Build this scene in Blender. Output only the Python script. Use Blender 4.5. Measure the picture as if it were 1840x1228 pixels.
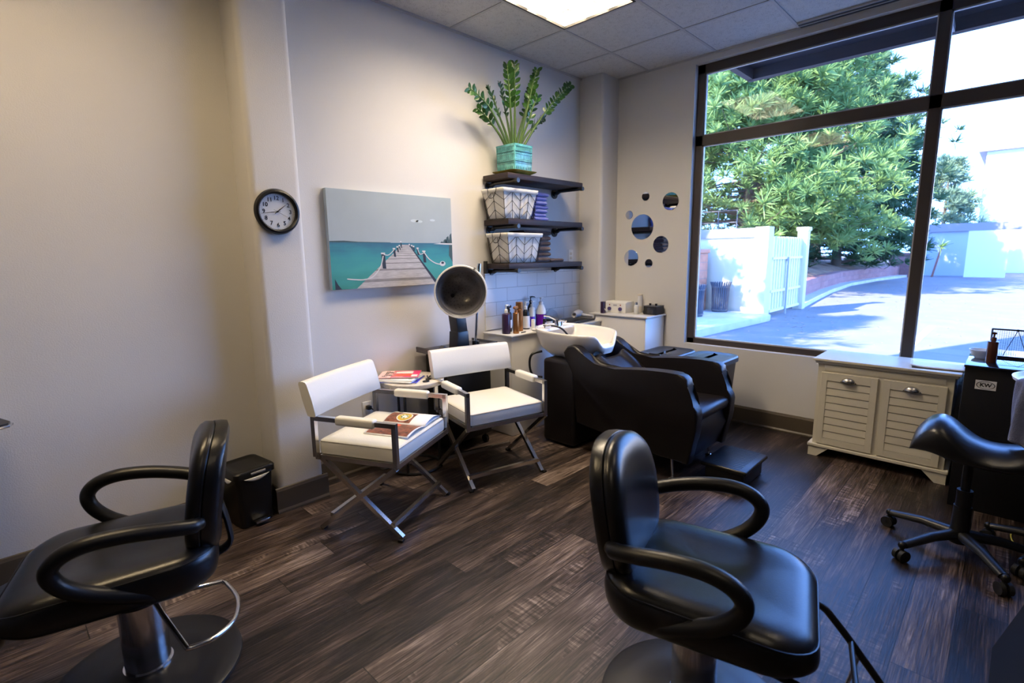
import bpy, bmesh, math, random
from mathutils import Matrix, Vector, noise
PI = math.pi
rad = math.radians
SC = bpy.context.scene
for o in list(bpy.data.objects): bpy.data.objects.remove(o, do_unlink=True)
COL = SC.collection
random.seed(7)

# ---------------------------------------------------------------- camera
CX, CY, CZ = -4.39385, -3.08837, 1.44690
YAW, PITCH, ROLL, F = 0.77189162, -0.1670846, -0.01387321, 0.92396981
fw = Vector((math.cos(YAW)*math.cos(PITCH), math.sin(YAW)*math.cos(PITCH), math.sin(PITCH)))
rt = Vector((math.sin(YAW), -math.cos(YAW), 0)); up = rt.cross(fw)
c_, s_ = math.cos(ROLL), math.sin(ROLL)
r2 = c_*rt + s_*up; u2 = -s_*rt + c_*up
cam = bpy.data.cameras.new('camera'); camo = bpy.data.objects.new('camera', cam); COL.objects.link(camo)
cam.sensor_width = 36; cam.sensor_fit = 'HORIZONTAL'; cam.lens = F*1000/1840*36
cam.clip_start = 0.02; cam.clip_end = 500
m = Matrix.Identity(4)
for i in range(3):
    m[i][0] = r2[i]; m[i][1] = u2[i]; m[i][2] = -fw[i]; m[i][3] = (CX, CY, CZ)[i]
camo.matrix_world = m
SC.camera = camo
cam.dof.use_dof = True; cam.dof.focus_distance = 3.0; cam.dof.aperture_fstop = 2.8
# ---------------------------------------------------------------- view
SC.view_settings.view_transform = 'Standard'; SC.view_settings.look = 'None'
SC.view_settings.exposure = 0.0; SC.view_settings.gamma = 1; SC.view_settings.use_curve_mapping = False
# ---------------------------------------------------------------- sky
W = bpy.data.worlds.new('sky'); SC.world = W; W.use_nodes = True
nt = W.node_tree; nt.nodes.clear()
wo = nt.nodes.new('ShaderNodeOutputWorld'); bg = nt.nodes.new('ShaderNodeBackground')
tc = nt.nodes.new('ShaderNodeTexCoord'); sx = nt.nodes.new('ShaderNodeSeparateXYZ'); cr = nt.nodes.new('ShaderNodeValToRGB')
nt.links.new(tc.outputs['Generated'], sx.inputs[0]); nt.links.new(sx.outputs[2], cr.inputs[0])
cr.color_ramp.elements[0].position = 0.0; cr.color_ramp.elements[0].color = (0.21, 0.45, 1.0, 1)
cr.color_ramp.elements[1].position = 0.42; cr.color_ramp.elements[1].color = (0.12, 0.28, 0.80, 1)
_e = cr.color_ramp.elements.new(0.95); _e.color = (0.03, 0.085, 0.30, 1)
nt.links.new(cr.outputs[0], bg.inputs[0]); bg.inputs[1].default_value = 14.0
nt.links.new(bg.outputs[0], wo.inputs[0])
# ---------------------------------------------------------------- sun
sl = bpy.data.lights.new('sun', 'SUN'); so = bpy.data.objects.new('sun', sl); COL.objects.link(so)
sl.energy = 25; sl.color = (1.0, 0.93, 0.80); sl.angle = rad(0.6)
sd = Vector((0.93, -0.37, -0.62)).normalized()
so.rotation_euler = (-sd).to_track_quat('Z', 'Y').to_euler(); so.location = (-3, 4, 9)
LAMP_COL = (1.0, 0.82, 0.59)
LAMP_W = 46.0

# ---------------------------------------------------------------- helpers: materials
def nodes(name):
    M = bpy.data.materials.new(name); M.use_nodes = True
    n = M.node_tree; b = n.nodes['Principled BSDF']
    return M, n, b
def mat(name, col, rough=0.5, metal=0.0, spec=0.5, coat=0.0, bump=0.0, bscale=200, sheen=0.0, trans=0.0, var=0.0, vscale=4.0, ior=None, alpha=None, vstretch=(1,1,1)):
    M, n, b = nodes(name)
    b.inputs['Base Color'].default_value = (*col, 1); b.inputs['Roughness'].default_value = rough
    b.inputs['Metallic'].default_value = metal; b.inputs['Specular IOR Level'].default_value = spec
    b.inputs['Coat Weight'].default_value = coat; b.inputs['Sheen Weight'].default_value = sheen
    b.inputs['Transmission Weight'].default_value = trans
    if ior: b.inputs['IOR'].default_value = ior
    if alpha is not None: b.inputs['Alpha'].default_value = alpha
    if bump or var:
        tcn = n.nodes.new('ShaderNodeTexCoord'); mp = n.nodes.new('ShaderNodeMapping'); mp.inputs['Scale'].default_value = vstretch
        n.links.new(tcn.outputs['Object'], mp.inputs[0])
    if bump:
        t = n.nodes.new('ShaderNodeTexNoise'); t.inputs['Scale'].default_value = bscale; t.inputs['Detail'].default_value = 3
        n.links.new(mp.outputs[0], t.inputs['Vector'])
        bu = n.nodes.new('ShaderNodeBump'); bu.inputs['Strength'].default_value = bump; bu.inputs['Distance'].default_value = 0.01
        n.links.new(t.outputs[0], bu.inputs['Height']); n.links.new(bu.outputs[0], b.inputs['Normal'])
    if var:
        t2 = n.nodes.new('ShaderNodeTexNoise'); t2.inputs['Scale'].default_value = vscale; t2.inputs['Detail'].default_value = 4
        n.links.new(mp.outputs[0], t2.inputs['Vector'])
        r = n.nodes.new('ShaderNodeValToRGB'); r.color_ramp.elements[0].position = .3; r.color_ramp.elements[1].position = .7
        r.color_ramp.elements[0].color = (*[max(0, c*(1-var)) for c in col], 1); r.color_ramp.elements[1].color = (*[min(1, c*(1+var)) for c in col], 1)
        n.links.new(t2.outputs[0], r.inputs[0]); n.links.new(r.outputs[0], b.inputs['Base Color'])
    return M

class G:      # tiny node-graph helper
    def __init__(s, n): s.n = n; s.tc = n.nodes.new('ShaderNodeTexCoord')
    def val(s, node, i, v):
        if isinstance(v, (int, float)): node.inputs[i].default_value = v
        elif isinstance(v, tuple): node.inputs[i].default_value = v
        else: s.n.links.new(v, node.inputs[i])
    def math(s, op, a, b=0.0, c=0.0):
        m = s.n.nodes.new('ShaderNodeMath'); m.operation = op
        for i, v in enumerate((a, b, c)): s.val(m, i, v)
        return m.outputs[0]
    def comb(s, x, y, z):
        m = s.n.nodes.new('ShaderNodeCombineXYZ')
        for i, v in enumerate((x, y, z)): s.val(m, i, v)
        return m.outputs[0]
    def sep(s, v):
        m = s.n.nodes.new('ShaderNodeSeparateXYZ'); s.n.links.new(v, m.inputs[0]); return m.outputs
    def noise(s, v, scale, detail=4, rough=.55, dist=0.0):
        m = s.n.nodes.new('ShaderNodeTexNoise'); s.n.links.new(v, m.inputs['Vector'])
        m.inputs['Scale'].default_value = scale; m.inputs['Detail'].default_value = detail; m.inputs['Roughness'].default_value = rough; m.inputs['Distortion'].default_value = dist
        return m.outputs[0]
    def white(s, v):
        m = s.n.nodes.new('ShaderNodeTexWhiteNoise'); m.noise_dimensions = '3D'; s.n.links.new(v, m.inputs[0]); return m.outputs[0]
    def ramp(s, f, *st):
        m = s.n.nodes.new('ShaderNodeValToRGB'); s.n.links.new(f, m.inputs[0]); e = m.color_ramp.elements
        while len(e) < len(st): e.new(0.5)
        for i, (p, c) in enumerate(st): e[i].position = p; e[i].color = (*c, 1) if len(c) == 3 else c
        return m.outputs[0]
    def mix(s, f, a, b, blend='MIX'):
        m = s.n.nodes.new('ShaderNodeMix'); m.data_type = 'RGBA'; m.blend_type = blend
        s.val(m, 0, f)
        for i, v in ((6, a), (7, b)):
            if isinstance(v, tuple): m.inputs[i].default_value = (*v, 1) if len(v) == 3 else v
            else: s.n.links.new(v, m.inputs[i])
        return m.outputs[2]
    def bump(s, h, strength, dist, bsdf):
        bu = s.n.nodes.new('ShaderNodeBump'); bu.inputs['Strength'].default_value = strength; bu.inputs['Distance'].default_value = dist
        s.n.links.new(h, bu.inputs['Height']); s.n.links.new(bu.outputs[0], bsdf.inputs['Normal'])

def m_floor():
    M, n, b = nodes('plank_floor'); g = G(n)
    x, y, z = g.sep(g.tc.outputs['Object'])
    yr = g.math('DIVIDE', g.math('ADD', y, 0.065), 0.15)
    row = g.math('FLOOR', yr); fy = g.math('FRACT', yr)
    r1 = g.white(g.comb(row, 3.1, 0.7))
    xr = g.math('DIVIDE', g.math('ADD', x, g.math('MULTIPLY', r1, 1.22)), 1.22)
    colm = g.math('FLOOR', xr); fx = g.math('FRACT', xr)
    rr = g.white(g.comb(row, colm, 1.3)); rs = g.white(g.comb(colm, row, 9.7))
    # grain
    gv = g.comb(g.math('ADD', g.math('MULTIPLY', x, 1.6), g.math('MULTIPLY', rr, 37.0)), g.math('ADD', g.math('MULTIPLY', y, 16.0), g.math('MULTIPLY', rs, 53.0)), 0.0)
    n1 = g.noise(gv, 1.5, 8, .68, 1.6)
    gv2 = g.comb(g.math('ADD', g.math('MULTIPLY', x, 3.0), g.math('MULTIPLY', rs, 17.0)), g.math('ADD', g.math('MULTIPLY', y, 90.0), g.math('MULTIPLY', rr, 31.0)), 0.0)
    n2 = g.noise(gv2, 1.6, 5, .6, 0.3)
    gv3 = g.comb(g.math('ADD', g.math('MULTIPLY', x, 1.3), g.math('MULTIPLY', rs, 77.0)), g.math('MULTIPLY', y, 5.0), rr)
    n3 = g.noise(gv3, 1.4, 3, .5, .6)
    # cross saw marks on some planks
    wx = g.math('MULTIPLY', g.math('SUBTRACT', g.noise(g.comb(g.math('MULTIPLY', x, 62.), g.math('ADD', g.math('MULTIPLY', y, 9.), g.math('MULTIPLY', rr, 20.)), 0.), 1., 2, .5, .4), .5), 4.2)
    saw = g.math('MULTIPLY', g.math('GREATER_THAN', rs, 0.55), g.math('MULTIPLY', g.math('GREATER_THAN', n3, .52), g.math('MULTIPLY', wx, 0.16)))
    # knots / rings
    v = n.nodes.new('ShaderNodeTexVoronoi'); v.inputs['Scale'].default_value = 1.0
    n.links.new(g.comb(g.math('MULTIPLY', x, 1.9), g.math('MULTIPLY', y, 5.5), rr), v.inputs['Vector'])
    d = g.math('ADD', v.outputs['Distance'], g.math('MULTIPLY', n1, .25))
    ring = g.math('MULTIPLY', g.math('SINE', g.math('MULTIPLY', d, 55.0)), g.math('MULTIPLY', g.math('LESS_THAN', d, .36), .035))
    f = g.math('ADD', g.math('ADD', g.math('MULTIPLY', n1, .56), g.math('ADD', g.math('MULTIPLY', n2, .80), -.19)), g.math('ADD', saw, g.math('ADD', ring, g.math('MULTIPLY', g.math('SUBTRACT', rr, .5), .24))))
    f = g.math('ADD', f, g.math('MULTIPLY', g.math('SUBTRACT', n3, .5), .55))
    c = g.ramp(f, (.28, (.006, .0045, .004)), (.42, (.024, .016, .013)), (.53, (.060, .041, .033)), (.66, (.135, .098, .080)), (.80, (.30, .24, .205)))
    seam = g.math('MINIMUM', g.math('MINIMUM', fy, g.math('SUBTRACT', 1.0, fy)), g.math('MULTIPLY', g.math('MINIMUM', fx, g.math('SUBTRACT', 1.0, fx)), 8.0))
    sm = g.math('LESS_THAN', seam, 0.012)
    c = g.mix(sm, c, (.006, .005, .004))
    n.links.new(c, b.inputs['Base Color'])
    rg = g.math('ADD', 0.27, g.math('MULTIPLY', n2, .22)); n.links.new(rg, b.inputs['Roughness'])
    b.inputs['Specular IOR Level'].default_value = .45
    g.bump(g.math('ADD', g.math('ADD', g.math('MULTIPLY', n1, .6), g.math('MULTIPLY', n2, .8)), g.math('MULTIPLY', sm, -1.5)), .35, .004, b)
    return M

def m_ceiling():
    M, n, b = nodes('ceiling_tile'); g = G(n); o = g.tc.outputs['Object']
    n1 = g.noise(o, 130, 3, .6); n2 = g.noise(o, 28, 4, .7)
    c = g.ramp(g.math('ADD', g.math('MULTIPLY', n1, .6), g.math('MULTIPLY', n2, .4)), (.36, (.40, .39, .37)), (.46, (.62, .61, .58)), (.7, (.68, .67, .64)))
    n.links.new(c, b.inputs['Base Color']); b.inputs['Roughness'].default_value = .95
    g.bump(g.math('ADD', n1, n2), .5, .004, b)
    return M

def m_brick(name, c1, c2, mortar, w, h, mw=.008, axis='xz', bump=.5, rough=.8, off=(0,0), wob=.15):
    M, n, b = nodes(name); g = G(n); x, y, z = g.sep(g.tc.outputs['Object'])
    a = {'x': x, 'y': y, 'z': z}
    br = n.nodes.new('ShaderNodeTexBrick'); br.inputs['Scale'].default_value = 1
    n.links.new(g.comb(g.math('ADD', a[axis[0]], off[0]), g.math('ADD', a[axis[1]], off[1]), 0.), br.inputs['Vector'])
    br.inputs['Color1'].default_value = (*c1, 1); br.inputs['Color2'].default_value = (*c2, 1); br.inputs['Mortar'].default_value = (*mortar, 1)
    br.inputs['Mortar Size'].default_value = mw; br.inputs['Brick Width'].default_value = w; br.inputs['Row Height'].default_value = h; br.inputs['Mortar Smooth'].default_value = .3
    c = br.outputs[0]
    if wob: c = g.mix(wob, c, g.ramp(g.noise(g.tc.outputs['Object'], 9, 5), (.3, (.1, .1, .1)), (.7, (.9, .9, .9))), 'OVERLAY')
    n.links.new(c, b.inputs['Base Color']); b.inputs['Roughness'].default_value = rough
    g.bump(g.math('MULTIPLY', br.outputs['Fac'], -1.0), bump, .004, b)
    return M

def m_wood(name, c1, c2, sc=(2, 30, 30), rough=.45, coat=.2):
    M, n, b = nodes(name); g = G(n)
    mp = n.nodes.new('ShaderNodeMapping'); mp.inputs['Scale'].default_value = sc; n.links.new(g.tc.outputs['Object'], mp.inputs[0])
    f = g.noise(mp.outputs[0], 1.5, 6, .65, .8)
    n.links.new(g.ramp(f, (.35, c1), (.65, c2)), b.inputs['Base Color']); b.inputs['Roughness'].default_value = rough; b.inputs['Coat Weight'].default_value = coat
    g.bump(f, .3, .003, b)
    return M

def m_glass(name='window_glass', tint=(1, 1, 1), refl=1.0, r=0.0):
    M = bpy.data.materials.new(name); M.use_nodes = True; n = M.node_tree; n.nodes.clear()
    out = n.nodes.new('ShaderNodeOutputMaterial'); t = n.nodes.new('ShaderNodeBsdfTransparent'); t.inputs[0].default_value = (*tint, 1)
    gl = n.nodes.new('ShaderNodeBsdfGlossy'); gl.inputs['Roughness'].default_value = r
    fr = n.nodes.new('ShaderNodeLayerWeight'); fr.inputs[0].default_value = .5
    pw_ = n.nodes.new('ShaderNodeMath'); pw_.operation = 'POWER'; pw_.inputs[1].default_value = 5; n.links.new(fr.outputs['Facing'], pw_.inputs[0])
    mu = n.nodes.new('ShaderNodeMath'); mu.operation = 'MULTIPLY_ADD'; mu.inputs[1].default_value = .55*refl; mu.inputs[2].default_value = .035*refl; n.links.new(pw_.outputs[0], mu.inputs[0])
    mx = n.nodes.new('ShaderNodeMixShader'); n.links.new(mu.outputs[0], mx.inputs[0]); n.links.new(t.outputs[0], mx.inputs[1]); n.links.new(gl.outputs[0], mx.inputs[2])
    n.links.new(mx.outputs[0], out.inputs[0])
    return M

def m_leaf(name, c1, c2, sc=3.0, rough=.6, transl=.3):
    M, n, b = nodes(name); g = G(n)
    f = g.noise(g.tc.outputs['Object'], sc, 3, .6)
    c = g.ramp(f, (.3, c1), (.7, c2)); n.links.new(c, b.inputs['Base Color']); b.inputs['Roughness'].default_value = rough
    if transl:
        tr = n.nodes.new('ShaderNodeBsdfTranslucent'); n.links.new(c, tr.inputs[0])
        mx = n.nodes.new('ShaderNodeMixShader'); mx.inputs[0].default_value = transl
        out = n.nodes['Material Output']; n.links.new(b.outputs[0], mx.inputs[1]); n.links.new(tr.outputs[0], mx.inputs[2]); n.links.new(mx.outputs[0], out.inputs[0])
    return M

MT = dict(
    wall=mat('wall_paint', (.67, .655, .635), .75, bump=.12, bscale=160, spec=.3),
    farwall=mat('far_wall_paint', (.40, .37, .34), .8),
    base=mat('brown_baseboard', (.085, .066, .045), .4, spec=.4),
    tbar=mat('ceiling_tee', (.5, .49, .47), .6),
    black=mat('black_plastic', (.008, .008, .009), .36, spec=.38),
    blackm=mat('black_metal', (.012, .012, .013), .35, spec=.5),
    leather=mat('black_leather', (.007, .007, .008), .29, spec=.5, bump=.05, bscale=260),
    dleather=mat('espresso_leather', (.0095, .0075, .0085), .38, spec=.32, bump=.10, bscale=300),
    rubber=mat('black_rubber', (.01, .01, .011), .6),
    wleather=mat('white_leather', (.78, .765, .70), .42, bump=.06, bscale=140, spec=.4),
    chrome=mat('chrome', (.78, .78, .80), .14, metal=1),
    brushed=mat('brushed_steel', (.62, .60, .57), .26, metal=1),
    porcelain=mat('white_porcelain', (.83, .80, .76), .10, coat=.5),
    white=mat('white_plastic', (.80, .79, .76), .35),
    paper=mat('white_paper', (.84, .84, .84), .6),
    cab=mat('cream_cabinet_paint', (.68, .64, .53), .4, spec=.4),
    frame=mat('bronze_aluminium', (.058, .046, .038), .42, spec=.4),
    gasket=mat('pale_gasket', (.55, .56, .58), .4),
    tiletop=mat('pale_stone_tile', (.68, .67, .66), .3, var=.06, vscale=20),
    ledge=mat('white_ledge_paint', (.72, .70, .67), .35),
    shelf=m_wood('dark_stained_wood', (.008, .004, .0035), (.032, .015, .011), (3, 40, 40), .6, 0),
    cloth=mat('cream_canvas_liner', (.72, .69, .63), .9, sheen=.2, bump=.4, bscale=12),
    wire=mat('black_wire', (.015, .014, .013), .45),
    btowel=mat('blue_terry', (.10, .13, .48), .95, sheen=.4, bump=.6, bscale=300),
    brtowel=mat('brown_terry', (.045, .018, .017), .95, sheen=.3, bump=.6, bscale=300),
    gtowel=mat('grey_blue_terry', (.12, .135, .24), .95, sheen=.3, bump=.6, bscale=300, var=.25, vscale=9),
    teal=mat('teal_glaze', (.10, .36, .36), .25, coat=.4, var=.25, vscale=30),
    teald=mat('dark_teal_glaze', (.015, .09, .10), .4),
    olive=mat('olive_glaze', (.30, .24, .035), .25, coat=.3, var=.3, vscale=25),
    leaf=m_leaf('glossy_leaf', (.010, .045, .010), (.035, .11, .018), 9, .28, .12),
    stem=mat('green_stem', (.07, .13, .03), .5),
    soil=mat('potting_soil', (.03, .018, .010), .95),
    mirror=mat('mirror_glass', (.86, .87, .88), .02, metal=1),
    glass=m_glass(),
    smoke=mat('smoked_plastic', (.02, .02, .025), .15, alpha=.55),
    clear=m_glass('clear_plastic', (.93, .95, .97), 1.6, .03),
    frost=mat('frosted_bottle', (.75, .76, .76), .25, alpha=.8),
    purple=mat('purple_liquid', (.10, .006, .22), .2), violet=mat('violet_liquid', (.06, .01, .40), .2),
    plum=mat('plum_bottle', (.030, .012, .045), .3),
    bronze=mat('bronze_bottle', (.34, .15, .05), .28, metal=.7),
    amber=mat('amber_trigger', (.30, .12, .03), .3),
    brownb=mat('brown_bottle', (.09, .028, .014), .25),
    grey=mat('grey_plastic', (.33, .33, .36), .35), dgrey=mat('dark_grey_plastic', (.08, .08, .09), .4),
    hoodin=mat('smoked_hood_plastic', (.12, .115, .125), .3, coat=.15),
    washed=m_wood('whitewashed_wood', (.52, .46, .39), (.74, .70, .64), (4, 25, 25), .6, 0),
    blackglass=mat('black_glass_top', (.012, .012, .015), .08, coat=.5),
    blueplastic=mat('slate_lid_plastic', (.028, .034, .042), .36),
    purpledot=mat('purple_dial', (.07, .045, .17), .4), reddot=mat('red_lamp', (.35, .05, .04), .4),
    yellow=mat('yellow_cap', (.7, .55, .02), .4), label=mat('paper_label', (.72, .72, .74), .5), ink=mat('black_ink', (.012, .012, .014), .5),
    tanlotion=mat('tan_lotion_tube', (.66, .60, .50), .35),
)

# ---------------------------------------------------------------- helpers: geometry
def V(*a): return Vector(a)
class MB:
    def __init__(s): s.bm = bmesh.new(); s.X = None
    def _add(s, vs, fs, m=0):
        if s.X is not None: vs = [s.X @ Vector(v) for v in vs]
        bv = [s.bm.verts.new(v) for v in vs]; out = []
        for f in fs:
            try:
                q = s.bm.faces.new([bv[i] for i in f]); q.material_index = m; out.append(q)
            except ValueError: pass
        return bv, out
    def box(s, x0, x1, y0, y1, z0, z1, m=0, bev=0, seg=2, taper=None):
        vs = [(x, y, z) for z in (z0, z1) for y in (y0, y1) for x in (x0, x1)]
        if taper:
            cx, cy = (x0+x1)/2, (y0+y1)/2
            vs = [(cx+(x-cx)*(taper if z == z0 else 1), cy+(y-cy)*(taper if z == z0 else 1), z) for x, y, z in vs]
        fs = [(0, 2, 3, 1), (4, 5, 7, 6), (0, 1, 5, 4), (2, 6, 7, 3), (0, 4, 6, 2), (1, 3, 7, 5)]
        bv, bf = s._add(vs, fs, m)
        if bev:
            ed = {e for f in bf for e in f.edges}
            r = bmesh.ops.bevel(s.bm, geom=list(ed), offset=bev, segments=seg, affect='EDGES', profile=.5)
            for f in r['faces']: f.material_index = m
    def ring(s, c, ax, r, n, ph=0, ref=None, ell=1.0):
        ax = ax.normalized()
        if ref is None: ref = Vector((0, 0, 1)) if abs(ax.z) < .95 else Vector((1, 0, 0))
        a = ax.cross(ref).normalized(); b = ax.cross(a)
        return [c + a*r*math.cos(2*PI*i/n+ph) + b*r*ell*math.sin(2*PI*i/n+ph) for i in range(n)], a
    def cyl(s, p0, p1, r0, r1=None, n=20, m=0, caps=True):
        p0, p1 = Vector(p0), Vector(p1); r1 = r0 if r1 is None else r1
        A, _ = s.ring(p0, p1-p0, r0, n); B, _ = s.ring(p1, p1-p0, r1, n)
        fs = [(i, (i+1) % n, n+(i+1) % n, n+i) for i in range(n)]
        if caps: fs += [tuple(range(n-1, -1, -1)), tuple(range(n, 2*n))]
        s._add(A+B, fs, m)
    def tube(s, pts, r, n=10, closed=False, m=0, sq=False, ell=1.0):
        pts = [Vector(p) for p in pts]; k = len(pts)
        rs = r if isinstance(r, (list, tuple)) else [r]*k
        vs = []; a = None
        for i, p in enumerate(pts):
            if closed: t = pts[(i+1) % k]-pts[i-1]
            else: t = pts[min(i+1, k-1)]-pts[max(i-1, 0)]
            t.normalize()
            if a is None:
                ref = Vector((0, 0, 1)) if abs(t.z) < .9 else Vector((1, 0, 0)); a = t.cross(ref).normalized()
            else: a = (a - t*a.dot(t)).normalized()
            b = t.cross(a); ph = PI/4 if sq else 0
            # widen at mitres for square tubes
            w = 1.0
            if 0 < i < k-1:
                d1 = (pts[i]-pts[i-1]).normalized(); d2 = (pts[i+1]-pts[i]).normalized(); 
                w = 1/max(.5, math.sqrt(max(.01, (1+d1.dot(d2))/2))) if sq else 1.0
            for j in range(n):
                ang = 2*PI*j/n+ph; vs.append(p + a*rs[i]*math.cos(ang)*w + b*rs[i]*ell*math.sin(ang)*w)
        fs = []
        for i in range(k if closed else k-1):
            i2 = (i+1) % k
            for j in range(n): fs.append((i*n+j, i*n+(j+1) % n, i2*n+(j+1) % n, i2*n+j))
        if not closed: fs += [tuple(range(n-1, -1, -1)), tuple((k-1)*n+j for j in range(n))]
        s._add(vs, fs, m)
    def bar(s, p0, p1, w=.022, m=0): s.tube([p0, p1], w*.7071, 4, m=m, sq=True)
    def lathe(s, prof, n=32, m=0, c=(0, 0, 0), M=None, sx=1.0, sy=1.0, a0=0, a1=2*PI, cap=True):
        vs = []; full = abs(a1-a0-2*PI) < 1e-6; nn = n if full else n+1
        for r, z in prof:
            for i in range(nn):
                a = a0+(a1-a0)*i/n; p = Vector((r*math.cos(a)*sx, r*math.sin(a)*sy, z))
                if M is not None: p = M @ p
                vs.append(p+Vector(c))
        fs = []
        for k in range(len(prof)-1):
            for i in range(n):
                j = (i+1) % nn; fs.append((k*nn+i, k*nn+j, (k+1)*nn+j, (k+1)*nn+i))
        if cap and full:
            if prof[0][0] > 1e-4: fs.append(tuple(range(nn-1, -1, -1)))
            if prof[-1][0] > 1e-4: fs.append(tuple((len(prof)-1)*nn+i for i in range(nn)))
        s._add(vs, fs, m)
    def prism(s, pts, a0, a1, axis='x', m=0, bev=0, seg=2):
        def mk(a, p):
            return (a, p[0], p[1]) if axis == 'x' else ((p[0], a, p[1]) if axis == 'y' else (p[0], p[1], a))
        n = len(pts); vs = [mk(a0, p) for p in pts]+[mk(a1, p) for p in pts]
        fs = [tuple(range(n-1, -1, -1)), tuple(range(n, 2*n))]+[(i, (i+1) % n, n+(i+1) % n, n+i) for i in range(n)]
        bv, bf = s._add(vs, fs, m)
        if bev:
            ed = set(bf[0].edges) | set(bf[1].edges)
            r = bmesh.ops.bevel(s.bm, geom=list(ed), offset=bev, segments=seg, affect='EDGES', profile=.5)
            for f in r['faces']: f.material_index = m
    def grid(s, fn, nu, nv, m=0, cu=False):
        vs = [fn(i/nu, j/nv) for i in range(nu if cu else nu+1) for j in range(nv+1)]
        w = nv+1; fs = []
        for i in range(nu):
            i2 = (i+1) % nu if cu else i+1
            for j in range(nv): fs.append((i*w+j, i2*w+j, i2*w+j+1, i*w+j+1))
        s._add(vs, fs, m)
    def poly(s, pts, m=0): s._add(pts, [tuple(range(len(pts)))], m)
    def sphere(s, c, r, n=16, m=0, sc=(1, 1, 1)):
        prof = [(math.sin(PI*i/(n//2)), -math.cos(PI*i/(n//2))) for i in range(n//2+1)]
        prof[0] = (1e-5, -1); prof[-1] = (1e-5, 1)
        s.lathe([(a*r, z*r*sc[2]) for a, z in prof], n, m, c, sx=sc[0], sy=sc[1], cap=False)
    def text(s, body, size, M, m=0, extrude=.0004, align='CENTER', off=0.0):
        cu = bpy.data.curves.new('t', 'FONT'); cu.body = body; cu.size = size; cu.offset = off; cu.extrude = extrude; cu.align_x = align; cu.align_y = 'CENTER'; cu.resolution_u = 3
        o = bpy.data.objects.new('t', cu); COL.objects.link(o); bpy.context.view_layer.update()
        me = bpy.data.meshes.new_from_object(o)
        me.transform(M if s.X is None else s.X @ M)
        k = len(s.bm.faces); s.bm.from_mesh(me); s.bm.faces.ensure_lookup_table()
        for f in s.bm.faces[k:]: f.material_index = m
        bpy.data.objects.remove(o, do_unlink=True); bpy.data.meshes.remove(me); bpy.data.curves.remove(cu)
    def build(s, name, mats, parent=None, world=True, ang=38, subsurf=0, solid=0, sm=True):
        if not isinstance(mats, (list, tuple)): mats = [mats]
        bm = s.bm
        if parent is not None and world:
            r = parent
            while r.parent is not None: r = r.parent
            T = Matrix.Translation(r.location) @ Matrix.Rotation(r.rotation_euler.z, 4, 'Z')
            bmesh.ops.transform(bm, matrix=T.inverted(), verts=bm.verts)
        bmesh.ops.recalc_face_normals(bm, faces=bm.faces)
        ca = math.cos(rad(ang))
        for f in bm.faces: f.smooth = sm
        for e in bm.edges:
            if len(e.link_faces) == 2 and e.link_faces[0].normal.dot(e.link_faces[1].normal) < ca: e.smooth = False
        me = bpy.data.meshes.new(name); bm.to_mesh(me); bm.free()
        for x in mats: me.materials.append(MT[x] if isinstance(x, str) else x)
        o = bpy.data.objects.new(name, me); COL.objects.link(o)
        if parent is not None: o.parent = parent
        if solid:
            md = o.modifiers.new('solid', 'SOLIDIFY'); md.thickness = solid; md.offset = 0
        if subsurf:
            md = o.modifiers.new('sub', 'SUBSURF'); md.levels = subsurf; md.render_levels = subsurf
        return o
def thing(name, label, cat, loc, rz=0, group=None):
    o = bpy.data.objects.new(name, None); COL.objects.link(o); o.location = loc; o.rotation_euler = (0, 0, rz); o.empty_display_size = .1
    o['label'] = label; o['category'] = cat
    if group: o['group'] = group
    return o
def tag(o, label, cat, group=None, kind=None):
    o['label'] = label; o['category'] = cat
    if group: o['group'] = group
    if kind: o['kind'] = kind
    return o
def struct(o): o['kind'] = 'structure'; return o
def copy_tree(o, loc, rz=None, label=None):
    c = o.copy(); COL.objects.link(c); c.location = loc
    if rz is not None: c.rotation_euler = (0, 0, rz)
    if label: c['label'] = label
    for ch in o.children:
        d = ch.copy(); COL.objects.link(d); d.parent = c
        for g_ in ch.children:
            e = g_.copy(); COL.objects.link(e); e.parent = d
    return c
def smooth_path(pts, n=8, closed=False):
    P = [Vector(p) for p in pts]; out = []; k = len(P)
    rng = range(k) if closed else range(k-1)
    for i in rng:
        if closed: a, b, c, d = P[i-1], P[i], P[(i+1) % k], P[(i+2) % k]
        else: a, b, c, d = P[max(i-1, 0)], P[i], P[i+1], P[min(i+2, k-1)]
        for j in range(n):
            t = j/n
            out.append(.5*((2*b)+(c-a)*t+(2*a-5*b+4*c-d)*t*t+(3*b-a-3*c+d)*t*t*t))
    if not closed: out.append(P[-1])
    return out
def rrect(w, h, r, n=6, cx=0, cy=0):
    o = []
    for (sx_, sy_, a) in ((1, 1, 0), (-1, 1, 90), (-1, -1, 180), (1, -1, 270)):
        for i in range(n+1):
            t = rad(a+90*i/n); o.append((cx+sx_*(w/2-r)+r*math.cos(t), cy+sy_*(h/2-r)+r*math.sin(t)))
    return o
def loft(mb, outline_fn, levels, m=0):
    """stack of closed outlines: levels = [(z, inset, dy)], capped"""
    rings = [outline_fn(*l) for l in levels]; n = len(rings[0]); vs = [p for r in rings for p in r]
    fs = [(k*n+i, k*n+(i+1) % n, (k+1)*n+(i+1) % n, (k+1)*n+i) for k in range(len(rings)-1) for i in range(n)]
    fs += [tuple(range(n-1, -1, -1)), tuple((len(rings)-1)*n+i for i in range(n))]
    mb._add(vs, fs, m)

# ================================================================ SETTING
H = 3.047
X0, Y0 = -8.5, -8.5           # far ends of the room
mb = MB(); mb.box(X0, .16, Y0, .2, -.1, 0); struct(mb.build('floor', m_floor()))
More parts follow.
